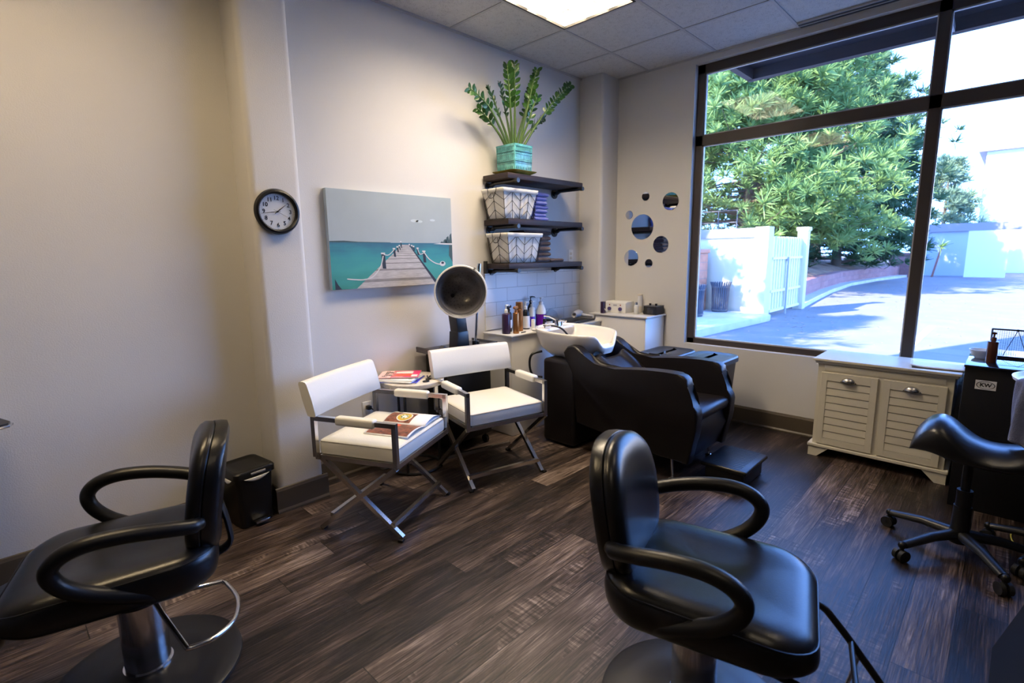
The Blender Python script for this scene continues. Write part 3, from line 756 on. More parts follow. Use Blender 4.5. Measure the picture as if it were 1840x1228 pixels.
for k in range(90):
    a = k*2.39996; f = math.sqrt((k+.5)/90); r = .128*f; z = -.150+.105*(r/.14)**2.2+.0025
    mb.lathe([(.0016, z), (.0034, z+.0008), (.0016, z+.0016)], 8, c=(r*math.cos(a), r*math.sin(a), 0), cap=False, m=1)
hl = mb.build('hood_lining', ['hoodin', 'ink'], t)
mb = MB(); mb.X = RM; mb.cyl((-.02-.035, -.03, -.145), (-.02-.035, -.03, -.128), .014); mb.build('temperature_knob', 'black', hl)
mb = MB(); mb.X = RM; mb.cyl((.09, .145, .004), (.10, .16, .012), .008); mb.build('visor_screw', 'brushed', t)
mb = MB(); mb.tube([(-2.0, -.175, 1.02), (-1.97, -.16, 1.08), (-1.955, -.155, 1.15)], .026, 10); mb.build('hinge', 'black', t)
mb = MB(); mb.cyl((-1.825, -.20, .775), (-1.775, -.20, 1.37), .011, n=12); mb.cyl((-1.775, -.20, 1.31), (-1.765, -.20, 1.385), .015, n=12); mb.build('side_rod', 'chrome', t)
mb = MB(); mb.cyl((-1.88, -.25, .775), (-1.88, -.25, .82), .017); mb.cyl((-1.835, -.23, .775), (-1.835, -.23, .81), .017); mb.build('control_knob', 'black', t)
mb = MB(); mb.prism([(-2.22, .777), (-2.10, .777), (-2.17, .82)], -.26, -.22, 'y'); tag(mb.build('hair_clip', 'dgrey'), 'grey hair clip lying on the dryer cart tray', 'hair clip')

# ================================================================ SIDE TABLE AND MAGAZINES
TX, TY, TZ = -2.425, -.225, .627
t = thing('side_table', 'small round whitewashed wood side table on black metal legs', 'side table', (TX, TY, 0))
mb = MB(); mb.lathe([(.001, TZ-.03), (.206, TZ-.03), (.21, TZ-.027), (.21, TZ-.003), (.207, TZ), (.001, TZ)], 56, c=(TX, TY, 0)); mb.build('tabletop', 'washed', t)
for a in (215, 335, 95):
    mb = MB(); mb.tube([(TX+.165*math.cos(rad(a)), TY+.165*math.sin(rad(a)), .012), (TX+.165*math.cos(rad(a)), TY+.165*math.sin(rad(a)), TZ-.03)], .010, 10); mb.build('leg', 'blackm', t)
mb = MB(); mb.tube([(TX+.168*math.cos(2*PI*i/40), TY+.168*math.sin(2*PI*i/40), .010) for i in range(40)], .010, 8, closed=True); mb.build('base_ring', 'blackm', t)

def magazine(label, c, rz, z, w, h, th, cover, deco, curl=0.0):
    """c centre, w across, h along; deco(mb) adds cover art with material slots 2.."""
    mb = MB(); mb.X = Matrix.Translation((c[0], c[1], z)) @ Matrix.Rotation(rz, 4, 'Z')
    mb.box(-w/2, w/2, -h/2, h/2, .0006, th-.0006, m=0); mb.box(-w/2-.001, w/2, -h/2, h/2, th-.0008, th, m=1); mb.box(-w/2-.001, w/2, -h/2, h/2, 0, .0007, m=1)
    mats = deco(mb, w, h, th) if deco else []
    return tag(mb.build('magazine', ['paper', cover]+mats, sm=False), label, 'magazine', 'magazines on the side table')
def flat(mb, pts, z, m): mb.poly([V(x, y, z) for x, y in pts], m)
pinkg, nn_, bb_ = nodes('pink_cover'); _g = G(nn_); _x, _y, _z = _g.sep(_g.tc.outputs['Object'])
nn_.links.new(_g.ramp(_g.math('ADD', _g.math('MULTIPLY', _g.noise(_g.tc.outputs['Object'], 6, 2), .5), .25), (.35, (.85, .50, .52)), (.65, (.72, .06, .16))), bb_.inputs['Base Color']); bb_.inputs['Roughness'].default_value = .25
MT['pinkcover'] = pinkg
MT['pink'] = mat('pale_pink_print', (.86, .58, .58), .3); MT['red'] = mat('red_print', (.75, .10, .05), .3); MT['skin'] = mat('skin_tone_print', (.72, .40, .28), .4); MT['hairp'] = mat('dark_hair_print', (.06, .025, .015), .4)
MT['green'] = mat('green_print', (.10, .35, .05), .35); MT['bluep'] = mat('blue_print', (.03, .04, .45), .35); MT['greyp'] = mat('grey_print', (.45, .45, .48), .4); MT['mag'] = mat('magenta_print', (.85, .05, .22), .3)
def ell(cx, cy, rx, ry, n=16, a0=0): return [(cx+rx*math.cos(2*PI*i/n+a0), cy+ry*math.sin(2*PI*i/n+a0)) for i in range(n)]
def deco_pink(mb, w, h, th):
    z = th+.0003
    flat(mb, [(-w/2+.002, -h/2+.10), (w/2-.002, -h/2+.06), (w/2-.002, -h/2+.002), (-w/2+.002, -h/2+.002)], z, 2)
    flat(mb, [(-w/2+.002, h/2-.085), (w/2-.002, h/2-.085), (w/2-.002, h/2-.002), (-w/2+.002, h/2-.002)], z, 7)
    # two figures side by side: dress, face, hair
    for ox, m_ in ((-.035, 3), (.04, 6)):
        flat(mb, [(ox-.02, .03), (ox+.022, .03), (ox+.034, -.085), (ox-.036, -.085)], z+.0004, m_)
        flat(mb, ell(ox, .048, .014, .018), z+.0006, 4)
        flat(mb, ell(ox, .060, .016, .014), z+.0008, 5)
    flat(mb, [(-.085, -.125), (-.03, -.125), (-.03, -.085), (-.085, -.085)], z+.0008, 6)
    mb.text('Parents', .052, Matrix.Translation((0, h/2-.045, z+.0006)), 8, .0002)
    return ['mag', 'red', 'skin', 'hairp', 'paper', 'pink', 'ink']
def deco_plain(cols):
    def f(mb, w, h, th):
        z = th+.0003; rnd = random.Random(len(cols)*7)
        for k in range(7):
            x, y = rnd.uniform(-w/2+.03, w/2-.04), rnd.uniform(-h/2+.02, h/2-.03); a, b = rnd.uniform(.02, .05), rnd.uniform(.008, .03)
            x = max(-w/2+a/2+.003, min(w/2-a/2-.003, x))
            flat(mb, [(x-a/2, y-b/2), (x+a/2, y-b/2), (x+a/2, y+b/2), (x-a/2, y+b/2)], z+k*.0001, 2+k % len(cols))
        return cols
    return f
mz = TZ
magazine('lowest magazine with blue edge under the stack on the side table', (-2.50, -.20), rad(38), mz, .205, .27, .006, 'bluep', deco_plain(['green', 'ink', 'paper'])); mz += .0065
magazine('magazine with dark and yellow cover low in the side table stack', (-2.515, -.185), rad(30), mz, .205, .27, .005, 'paper', deco_plain(['ink', 'yellow', 'greyp'])); mz += .0055
magazine('white magazine with red fruit just below the pink one', (-2.505, -.175), rad(34), mz, .205, .27, .006, 'paper', deco_plain(['red', 'greyp', 'green'])); mz += .0065
magazine('pink magazine with two children on its cover, topmost of the stack', (-2.475, -.15), rad(47), mz+.004, .205, .27, .006, 'pinkcover', deco_pink)
# scissors / sunglasses loop on the table
t = thing('scissors', 'black handled scissors on the side table under the magazines', 'scissors', (-2.42, -.36, TZ))
mb = MB(); mb.tube([(-2.425+.022*math.cos(2*PI*i/20), -.375+.016*math.sin(2*PI*i/20), TZ+.005) for i in range(20)], .0035, 6, closed=True); mb.tube([(-2.375+.018*math.cos(2*PI*i/20), -.335+.014*math.sin(2*PI*i/20), TZ+.005) for i in range(20)], .0035, 6, closed=True); mb.build('handle', 'black', t)
mb = MB(); mb.bar((-2.41, -.36, TZ+.005), (-2.31, -.27, TZ+.005), .007); mb.bar((-2.385, -.345, TZ+.007), (-2.33, -.26, TZ+.007), .007); mb.build('blade', 'brushed', t)
# open magazine on the seat of the left director chair
pink2 = mat('food_photo_print', (.20, .07, .04), .35, var=.7, vscale=45)
bowlp = mat('yellow_bowl_print', (.65, .45, .05), .35); grn = mat('herb_print', (.10, .25, .03), .4)
t = thing('open_magazine', 'open magazine showing a food page on the white chair seat', 'magazine', (-2.83, -.70, .507), rad(-12))
def page(x0, x1, bulge, z0, y0=-.135, y1=.135, nu=14):
    def f(u, v):
        x = x0+(x1-x0)*u; z = z0+bulge*math.sin(PI*min(1, u*1.0))**.8; return V(x, y0+(y1-y0)*v, z)
    return f
T = Matrix.Rotation(rad(38), 4, 'Z')
mb = MB(); mb.X = T; mb.grid(page(0, .20, .024, .003), 14, 2); mb.grid(page(0, -.19, .014, .003), 14, 2); mb.grid(page(0, .21, .006, .001), 10, 2); mb.build('pages', 'paper', t, world=False, solid=.0015)
def onpage(mb, fn, x0, x1, y0, y1, m, lift=.0014):   # rectangle in page coordinates u,v
    mb.grid(lambda u, v: fn(x0+(x1-x0)*u, y0+(y1-y0)*v)+V(0, 0, lift), 10, 4, m)
fr1, fl1 = page(0, .20, .024, .003), page(0, -.19, .014, .003)
mb = MB(); mb.X = T
onpage(mb, fr1, .05, .62, .38, .98, 0); onpage(mb, fl1, .05, .95, .04, .96, 0)
def disc(fn, cu, cv, ru, rv, m, lift):
    vs = [fn(cu, cv)+V(0, 0, lift)]; N = 20
    for i in range(N): vs.append(fn(cu+ru*math.cos(2*PI*i/N), cv+rv*math.sin(2*PI*i/N))+V(0, 0, lift))
    mb._add(vs, [(0, 1+i, 1+(i+1) % N) for i in range(N)], m)
disc(fr1, .34, .60, .24, .18, 1, .0022); disc(fr1, .34, .60, .21, .155, 2, .0027); disc(fr1, .34, .60, .12, .09, 1, .0031)
for k in range(7): disc(fr1, .34+.09*math.cos(k*2.4), .60+.07*math.sin(k*2.4), .025, .02, 3, .0036)
disc(fl1, .3, .6, .2, .16, 4, .0022)
onpage(mb, fr1, .68, .92, .80, .90, 5, .0018)
for k in range(9): onpage(mb, fr1, .68, .93, .70-.05*k, .715-.05*k, 6, .0018)
mb.build('printed_page', [pink2, 'paper', bowlp, grn, 'red', 'ink', 'greyp'], t, world=False)

# ================================================================ WALL DECOR
# canvas print of a pier
t = thing('canvas_print', 'wide canvas picture of a wooden pier over turquoise sea', 'picture', (-2.375, -.02, 1.554))
QX0, QX1, QZ0, QZ1 = -2.861, -1.89, 1.244, 1.864
art_sky = mat('print_sky', (.36, .42, .45), .7, var=.06, vscale=3)
seaM, n, b = nodes('print_sea'); g = G(n); x, y, z = g.sep(g.tc.outputs['Object'])
zz = g.math('ADD', g.math('DIVIDE', g.math('ADD', z, .31), .32), g.math('MULTIPLY', g.math('SUBTRACT', g.noise(g.comb(g.math('MULTIPLY', x, 2.), 0., g.math('MULTIPLY', z, 9.)), 2.2, 4), .5), .5))
n.links.new(g.ramp(zz, (.0, (.035, .24, .20)), (.4, (.05, .31, .30)), (.7, (.035, .25, .30)), (.95, (.03, .13, .22))), b.inputs['Base Color']); b.inputs['Roughness'].default_value = .7
pierM, n, b = nodes('print_pier'); g = G(n); x, y, z = g.sep(g.tc.outputs['Object'])
ln = g.math('SINE', g.math('DIVIDE', 6.0, g.math('MAXIMUM', g.math('SUBTRACT', .03, z), .006)))
pc = g.mix(g.math('MULTIPLY', g.math('GREATER_THAN', ln, .82), .7), g.ramp(g.noise(g.comb(g.math('MULTIPLY', x, 8.), 0., g.math('MULTIPLY', z, 70.)), 2., 4), (.3, (.36, .34, .34)), (.7, (.56, .54, .54))), (.14, .13, .13))
n.links.new(pc, b.inputs['Base Color']); b.inputs['Roughness'].default_value = .7
MT['ink2'] = mat('print_dark_blue', (.02, .03, .05), .7); MT['ropep'] = mat('print_rope', (.62, .62, .62), .7); MT['hillp'] = mat('print_shore', (.05, .09, .10), .7); MT['cloudp'] = mat('print_cloud', (.52, .60, .63), .7)
mb = MB(); mb.box(QX0, QX1, -.038, -.002, QZ0, QZ1, m=0)
yq = -.0386
def A(u, v): return V(QX0+(QX1-QX0)*u, 0, QZ0+(QZ1-QZ0)*v)
def art(pts, m, k):
    mb.poly([V(A(u, v).x, yq-.00025*k, A(u, v).z) for u, v in pts], m)
HZ = .475
art([(0, 0), (1, 0), (1, HZ), (0, HZ)], 1, 0)
art([(0, HZ), (.0, HZ+.013), (.10, HZ+.018), (.20, HZ+.008), (.45, HZ+.004), (.45, HZ)], 5, 1)
art([(.82, HZ-.01), (.90, HZ+.002), (1, HZ+.005), (1, HZ-.02)], 4, 1)
for i, (u, w_, h_) in enumerate(((.93, .04, .05), (.955, .04, .085), (.985, .035, .12), (.90, .03, .02))): art([(u-w_/2, HZ), (u+w_/2 if u+w_/2 < 1 else 1, HZ), (min(1, u+w_/4), HZ+h_), (u-w_/5, HZ+h_*.8)], 5, 2)
art([(.97, HZ-.02), (1, HZ-.02), (1, .25), (.965, .33)], 5, 2)
for u, v_, s_2 in ((.66, .72, .035), (.70, .715, .03), (.82, .735, .025)): art([(u+s_2*math.cos(2*PI*i/12), v_+s_2*.5*math.sin(2*PI*i/12)) for i in range(12)], 6, 1)
art([(.172, 0), (.83, 0), (.60, .455), (.545, .455)], 2, 3)
art([(.83, 0), (.86, 0), (.606, .455), (.60, .455)], 3, 4)
for u, v0, v1, w_ in ((.385, .20, .365, .028), (.475, .325, .415, .017), (.503, .375, .435, .012), (.52, .40, .448, .009), (.533, .42, .49, .008), (.605, .43, .46, .007), (.625, .415, .45, .008), (.64, .39, .44, .010), (.675, .34, .42, .015), (.73, .255, .385, .024)):
    art([(u-w_/2+.006, v0), (u+w_/2+.006, v0-.004), (u+w_/2, v1), (u-w_/2, v1)], 3, 5); art([(u-w_/2-.002, v1-.012), (u+w_/2+.002, v1-.012), (u+w_/2+.002, v1+.004), (u-w_/2-.002, v1+.004)], 4, 6)
art([(.02, 0), (.065, 0), (.04, .05), (.02, .11)], 3, 5)
def rope(pts, w, k):
    P = smooth_path([V(a, 0, b_) for a, b_ in pts], 6)
    for i in range(len(P)-1):
        d = (P[i+1]-P[i]).normalized(); nrm = V(-d.z, 0, d.x*1.5)*w
        art([(P[i].x+nrm.x, P[i].z+nrm.z), (P[i+1].x+nrm.x, P[i+1].z+nrm.z), (P[i+1].x-nrm.x, P[i+1].z-nrm.z), (P[i].x-nrm.x, P[i].z-nrm.z)], 4, k)
rope([(.385, .335), (.36, .22), (.30, .12), (.23, .09), (.16, .095), (.105, .105)], .004, 7)
rope([(.39, .35), (.43, .345), (.475, .40)], .003, 7); rope([(.73, .375), (.77, .30), (.83, .245), (.89, .225)], .004, 7); rope([(.675, .41), (.695, .35), (.73, .365)], .003, 7)
art([(.90+.028*math.cos(2*PI*i/14), .235+.030*math.sin(2*PI*i/14)) for i in range(14)], 4, 8); art([(.90+.014*math.cos(2*PI*i/14), .245+.014*math.sin(2*PI*i/14)) for i in range(14)], 3, 9)
mb.build('printed_canvas', [art_sky, seaM, pierM, 'ink2', 'ropep', 'hillp', 'cloudp'], t, sm=False)

# wall clock on the pilaster
ccx, ccz = -3.232, 1.692
t = thing('wall_clock', 'round white wall clock with black frame on the pilaster', 'clock', (ccx, -.2, ccz))
RC = Matrix.Translation((ccx, -.2, ccz)) @ Matrix.Rotation(PI/2, 4, 'X')
mb = MB(); mb.X = RC; mb.lathe([(.095, .001), (.117, .004), (.120, .018), (.114, .032), (.104, .036), (.096, .028), (.094, .016)], 56, cap=False); mb.build('case', 'black', t)
mb = MB(); mb.X = RC; mb.lathe([(.001, .014), (.097, .014), (.097, .002)], 56, cap=False); face = mb.build('dial', 'paper', t)
mb = MB(); mb.X = RC
for h in range(1, 13):
    a = PI/2-h*PI/6; mb.text(str(h), .030, Matrix.Translation((.070*math.cos(a), .070*math.sin(a), .0150)), 0, .0003, off=.0004)
for k in range(60):
    a = k*PI/30; r0 = .0885; r1 = .0915
    for w in (.0006 if k % 5 else .0012,):
        d = V(math.cos(a), math.sin(a), 0); q = V(-d.y, d.x, 0)*w; mb._add([d*r0-q+V(0, 0, .0148), d*r1-q+V(0, 0, .0148), d*r1+q+V(0, 0, .0148), d*r0+q+V(0, 0, .0148)], [(0, 1, 2, 3)])
mb.build('numerals', 'ink', face)
def hand(ang, L, tail, w, z, nm):
    a = PI/2-rad(ang); d = V(math.cos(a), math.sin(a), 0); q = V(-d.y, d.x, 0)*w; k = V(0, 0, z)
    mb = MB(); mb.X = RC; P = [-d*tail-q*.6+k, d*L*.25-q+k, d*L-q*.25+k, d*L+q*.25+k, d*L*.25+q+k, -d*tail+q*.6+k]; mb._add(P+[p+V(0, 0, .0006) for p in P], [(0, 1, 2, 3, 4, 5), (6, 7, 8, 9, 10, 11)]+[(i, (i+1) % 6, 6+(i+1) % 6, 6+i) for i in range(6)]); mb.lathe([(.001, z), (.005, z), (.005, z+.001), (.001, z+.001)], 16); mb.build(nm, 'ink', t)
hand(52, .060, .016, .0026, .017, 'hour_hand'); hand(262, .088, .016, .0018, .0185, 'minute_hand'); hand(118, .082, .022, .0006, .020, 'second_hand')
mb = MB(); mb.X = RC; mb.lathe([(.001, .026), (.097, .026)], 40, cap=False); mb.build('cover_glass', 'clear', t)

# round wall mirrors
for (y, z, r, lab) in ((-.564, 1.963, .040, 'small round mirror at the top left of the group'), (-.814, 1.900, .078, 'medium round mirror at the upper right, nearest the window'), (-.394, 1.806, .040, 'small round mirror touching the left edge of the largest one'),
                       (-.537, 1.688, .116, 'largest round mirror in the middle of the group'), (-.732, 1.522, .077, 'dark looking medium round mirror below and right of the largest'), (-.427, 1.403, .077, 'medium round mirror at the lower left of the group'), (-.616, 1.352, .040, 'small round mirror lowest in the group')):
    mb = MB(); mb.X = Matrix.Translation((0, y, z)) @ Matrix.Rotation(-PI/2, 4, 'Y')
    mb.lathe([(.001, .0005), (r, .0005), (r, .003), (r-.002, .0045), (.001, .0045)], 48); tag(mb.build('wall_mirror', 'mirror', ang=12), lab, 'mirror', 'round mirrors on the wall by the window')

# outlets
def outlet(label, x, z, plug):
    t = thing('wall_outlet', label, 'outlet', (x, 0, z))
    mb = MB(); mb.box(x-.035, x+.035, -.006, 0, z-.057, z+.057, bev=.002); mb.build('cover_plate', 'white', t)
    mb = MB()
    for dz in (-.02, .02): mb.box(x-.016, x+.016, -.008, -.005, z+dz-.013, z+dz+.013, bev=.003)
    mb.build('receptacle', 'tanlotion', t)
outlet('white wall outlet with black plug behind the left director chair', -2.655, .415, True)
t = thing('power_cord', 'black power cord hanging from the outlet to the floor', 'cord', (-2.655, -.03, 0))
mb = MB(); mb.box(-2.67, -2.64, -.045, -.009, .42, .448, bev=.006); mb.build('plug', 'black', t)
mb = MB(); mb.tube(smooth_path([(-2.65, -.04, .434), (-2.63, -.07, .40), (-2.62, -.05, .30), (-2.62, -.045, .15), (-2.64, -.09, .02), (-2.60, -.13, .006), (-2.52, -.10, .006), (-2.42, -.20, .006), (-2.2, -.22, .006)], 6), .004, 8); mb.build('cable', 'black', t)
outlet('white wall outlet above the lowest shelf near the corner', -.40, 1.43, False)

# ================================================================ SHELVES
def shelf(zt, label):
    t = thing('wall_shelf', label, 'shelf', (-1.065, -.14, zt-.04), 0, 'three dark wood shelves on black pipe brackets')
    mb = MB(); mb.box(-1.535, -.595, -.285, -.012, zt-.042, zt, bev=.004); mb.build('board', 'shelf', t)
    for x in (-1.462, -.645):
        mb = MB(); z = zt-.042-.014
        mb.X = None; mb.tube([(x, -.004, z-.014), (x, -.03, z-.014), (x, -.06, z), (x, -.315, z)], .0135, 12)
        mb.cyl((x, -.300, z), (x, -.325, z), .017); mb.cyl((x, -.035, z-.013), (x, -.06, z), .018); mb.cyl((x, -.001, z-.018), (x, -.009, z-.018), .042, n=24); mb.cyl((x, -.009, z-.018), (x, -.02, z-.018), .022)
        mb.build('pipe_bracket', 'blackm', t)
    return t
shelf(2.060, 'top dark wood wall shelf carrying the potted plant')
shelf(1.720, 'middle dark wood wall shelf with basket and blue towels')
shelf(1.380, 'lowest dark wood wall shelf with basket and brown towels')
mb = MB(); mb.box(-1.56, -1.538, -.05, -.02, 1.30, 1.40, bev=.003); tag(mb.build('wall_hook', 'blackm'), 'black hook bracket at the left end of the lowest shelf', 'hook')

# baskets
def basket(label, x0, x1, zb, h, extra=None):
    t = thing('wire_basket', label, 'basket', ((x0+x1)/2, -.15, zb), 0, 'wire baskets with cream liners')
    y0, y1 = -.275, -.04; cx, cy = (x0+x1)/2, (y0+y1)/2
    fl = .82
    def W(u, v, side):   # u along side 0..1, v height
        s = fl+(1-fl)*v; hx, hy = (x1-x0)/2*s, (y1-y0)/2*s
        P = {'f': (-hx+2*hx*u, -hy), 'b': (hx-2*hx*u, hy), 'l': (-hx, hy-2*hy*u), 'r': (hx, -hy+2*hy*u)}[side]
        return V(cx+P[0], cy+P[1], zb+.003+h*v)
    mb = MB()
    for sd, nseg in (('f', 4), ('b', 4), ('l', 2), ('r', 2)):
        for k in range(nseg+1): mb.tube([W(k/nseg, 0, sd), W(k/nseg, .9, sd)], .0022, 6)
        for k in range(nseg):
            d = 1 if k % 2 == 0 else -1
            for j in range(-1, 4):
                va, vb = j*.3+(.0 if d > 0 else .3), j*.3+(.3 if d > 0 else .0)
                ua, ub = k/nseg, (k+1)/nseg
                if max(va, vb) <= 0 or min(va, vb) >= .88: continue
                def clip(va, vb, ua, ub):
                    lo, hi = 0, .88; pts = []
                    for (va_, ua_), (vb_, ub_) in (((va, ua), (vb, ub)),):
                        t0, t1 = 0., 1.
                        dv = vb_-va_
                        for lim, sg in ((lo, 1), (hi, -1)):
                            if sg*(va_-lim) < 0: t0 = max(t0, (lim-va_)/dv)
                            if sg*(vb_-lim) < 0: t1 = min(t1, (lim-va_)/dv)
                        return (ua_+(ub_-ua_)*t0, va_+dv*t0), (ua_+(ub_-ua_)*t1, va_+dv*t1)
                a, b_ = clip(va, vb, ua, ub)
                mb.tube([W(a[0], a[1], sd), W(b_[0], b_[1], sd)], .0020, 6)
        for v in (0, .9): mb.tube([W(0, v, sd), W(1, v, sd)], .0026, 6)
    mb.build('wire_frame', 'wire', t)
    # handle loops on the left end
    mb = MB(); c = W(.5, .93, 'l')
    mb.tube(smooth_path([c+V(-.006, .045, .02), c+V(-.010, .045, 0), c+V(-.016, .03, -.045), c+V(-.018, 0, -.058), c+V(-.016, -.03, -.045), c+V(-.010, -.045, 0), c+V(-.006, -.045, .02)], 4), .003, 6); mb.build('handle', 'wire', t)
    # liner with folds and a rolled-over collar
    mb = MB(); N = 96
    def per(f, v, ins, amp):
        s = fl+(1-fl)*v; hx, hy = (x1-x0)/2*s-ins, (y1-y0)/2*s-ins; L = 2*(2*hx+2*hy); d = f*L
        if d < 2*hx: p = (-hx+d, -hy); nr = (0, -1)
        elif d < 2*hx+2*hy: p = (hx, -hy+d-2*hx); nr = (1, 0)
        elif d < 4*hx+2*hy: p = (hx-(d-2*hx-2*hy), hy); nr = (0, 1)
        else: p = (-hx, hy-(d-4*hx-2*hy)); nr = (-1, 0)
        wv = amp*noise.noise(V(f*40+x0*3, v*1.5+zb, zb*3))
        return V(cx+p[0]+nr[0]*wv, cy+p[1]+nr[1]*wv, zb+.004+h*v)
    rows = [(0.0, .03, .0), (.02, .012, .006), (.2, .009, .012), (.4, .008, .012), (.6, .007, .010), (.8, .005, .006), (.86, .004, .004), (.865, -.004, .001), (.87, -.006, .002), (.98, -.007, .002), (1.0, -.004, .001), (1.0, .006, .001), (.9, .012, .003), (.6, .02, .003)]
    vs = [per(i/N, v, ins, a) for v, ins, a in rows for i in range(N)]
    fs = [(k*N+i, k*N+(i+1) % N, (k+1)*N+(i+1) % N, (k+1)*N+i) for k in range(len(rows)-1) for i in range(N)]
    mb._add(vs, fs+[tuple(range(N))]); mb.build('liner', 'cloth', t, ang=70)
basket('lined wire basket on the middle shelf beside blue towels', -1.575, -1.185, 1.720, .225)
basket('lined wire basket on the lowest shelf beside brown towels', -1.535, -1.135, 1.380, .232)
mb = MB(); mb.sphere((-1.37, -.16, 1.925), .08, 20, sc=(1.2, .9, .45)); tag(mb.build('hair_cape', 'black'), 'folded black cape poking out of the middle shelf basket', 'cape')
def towel(label, x0, x1, y0, y1, z0, z1, mt, group, seed=1, roll=None):
    mb = MB(); rnd = random.Random(seed); n = 20; h = z1-z0; r = h*.48
    sec = []
    # folded towel: rounded front edge in y-z, extruded along x with slight waviness
    prof_ = [(y1, z0), (y1, z1)]
    for i in range(7): a = PI/2+PI*i/6; prof_.append((y0+r+r*math.cos(a), (z0+z1)/2+r*math.sin(a)))
    m_ = len(prof_); K = 12; vs = []
    for k in range(K+1):
        u = k/K; x = x0+(x1-x0)*u; e = min(u, 1-u)*K
        sq = 1 if e >= 1 else .80+.20*e
        for (y, z) in prof_:
            vs.append(V(x, y+.008*noise.noise(V(x*14, seed, z*9)), (z0+z1)/2+(z-(z0+z1)/2)*sq+.003*noise.noise(V(x*16, y*9, seed*3.3))))
    fs = [(k*m_+i, k*m_+(i+1) % m_, (k+1)*m_+(i+1) % m_, (k+1)*m_+i) for k in range(K) for i in range(m_)]+[tuple(range(m_)), tuple(K*m_+i for i in range(m_-1, -1, -1))]
    mb._add(vs, fs); return tag(mb.build('folded_towel', mt, ang=60), label, 'towel', group)
N1 = 7; zz = 1.721
ordn = ['lowest', 'second lowest', 'third lowest', 'middle', 'third highest', 'second highest', 'topmost']
for k in range(N1):
    h = .0315 if k < 4 else .034
    towel('folded blue towel, %s of the blue stack on the middle shelf' % ordn[k], -1.17+.004*(k % 3), -1.0-.012*((k*2) % 3), -.235+.006*(k % 2), -.06, zz, zz+h-.0008, 'btowel', 'folded blue towels', k+1); zz += h
zz = 1.381
ordb = ['lowest', 'second lowest', 'third lowest', 'third highest', 'second highest', 'topmost']
for k in range(6):
    h = .044
    towel('rolled brown towel, %s of the brown stack on the lowest shelf' % ordb[k], -1.18 if k < 5 else -1.30, -.985+.012*((k*3) % 2), -.245+.008*(k % 2), -.06, zz, zz+h-.0008, 'brtowel', 'rolled brown towels', k+21); zz += h
towel('single brown towel lying flat at the right of the brown stack', -.975, -.80, -.24, -.07, 1.381, 1.412, 'brtowel', None, 41)

# ================================================================ PLANT
PXc, PYc, PZ = -1.335, -.165, 2.0605
t = thing('potted_plant', 'potted plant with glossy leaflets in a teal square pot on the top shelf', 'plant', (PXc, PYc, PZ))
mb = MB()
loft(mb, lambda z, ins, _: [V(PXc+px, PYc+py, z) for px, py in rrect(.29-2*ins, .27-2*ins, .05, 5)], [(PZ, .045, 0), (PZ+.006, .04, 0), (PZ+.022, .006, 0), (PZ+.028, 0, 0), (PZ+.028, .008, 0), (PZ+.018, .05, 0)]); mb.build('saucer', 'olive', t)
mb = MB(); a = .103; pz0, pz1 = PZ+.020, PZ+.225
mb.box(PXc-a, PXc+a, PYc-a, PYc+a, pz0, pz1-.004, bev=.007, seg=3, taper=.95)
mb.box(PXc-a, PXc+a, PYc-a, PYc-a+.012, pz1-.01, pz1, bev=.003); mb.box(PXc-a, PXc+a, PYc+a-.012, PYc+a, pz1-.01, pz1, bev=.003); mb.box(PXc-a, PXc-a+.012, PYc-a, PYc+a, pz1-.01, pz1, bev=.003); mb.box(PXc+a-.012, PXc+a, PYc-a, PYc+a, pz1-.01, pz1, bev=.003)
pot = mb.build('pot', 'teal', t)
mb = MB()
for side in (0, 1):
    def P(u, v, d=.0012):
        s = .95+.05*((v)/.205); w = a*s+d
        return V(PXc-.1+.2*u, PYc-w, pz0+v) if side == 0 else V(PXc-w, PYc+.1-.2*u, pz0+v)
    for v in (.185, .150, .146, .128, .078, .074, .063): mb.tube([P(.04, v), P(.96, v)], .0014, 4)
    for k in range(9):
        u = .1+.095*k
        mb.tube([P(u-.02, .158), P(u+.02, .158), P(u+.02, .178), P(u-.02, .178)], .0012, 4, closed=True); mb.tube([P(u, .135), P(u, .142)], .002, 4); mb.tube([P(u, .098), P(u, .12), P(u+.025, .12)], .0012, 4)
        mb.tube([P(u-.02, .086), P(u, .094), P(u+.02, .086)], .0012, 4); mb.tube([P(u-.015, .018), P(u, .04), P(u+.015, .018)], .0014, 4)
mb.build('carved_pattern', 'teald', pot)
mb = MB(); mb.box(PXc-a+.012, PXc+a-.012, PYc-a+.012, PYc+a-.012, pz1-.03, pz1-.012); mb.build('soil', 'soil', t)
stems = [((-.06, 0), (-1.845, -.22, 2.60), .10), ((-.045, -.03), (-1.54, -.30, 2.80), -.02), ((-.02, .02), (-1.56, -.12, 2.68), .02), ((-.01, -.02), (-1.40, -.24, 2.86), .02), ((.01, .03), (-1.42, -.10, 2.74), -.02),
         ((.03, -.02), (-1.17, -.26, 2.86), .03), ((.03, .02), (-1.08, -.14, 2.78), .03), ((.055, -.03), (-.74, -.26, 2.84), .06), ((.06, .02), (-.93, -.13, 2.57), .05), ((.0, -.05), (-1.28, -.36, 2.62), .0), ((-.05, .03), (-1.66, -.10, 2.52), .04)]
rnd = random.Random(5)
lf = MB()
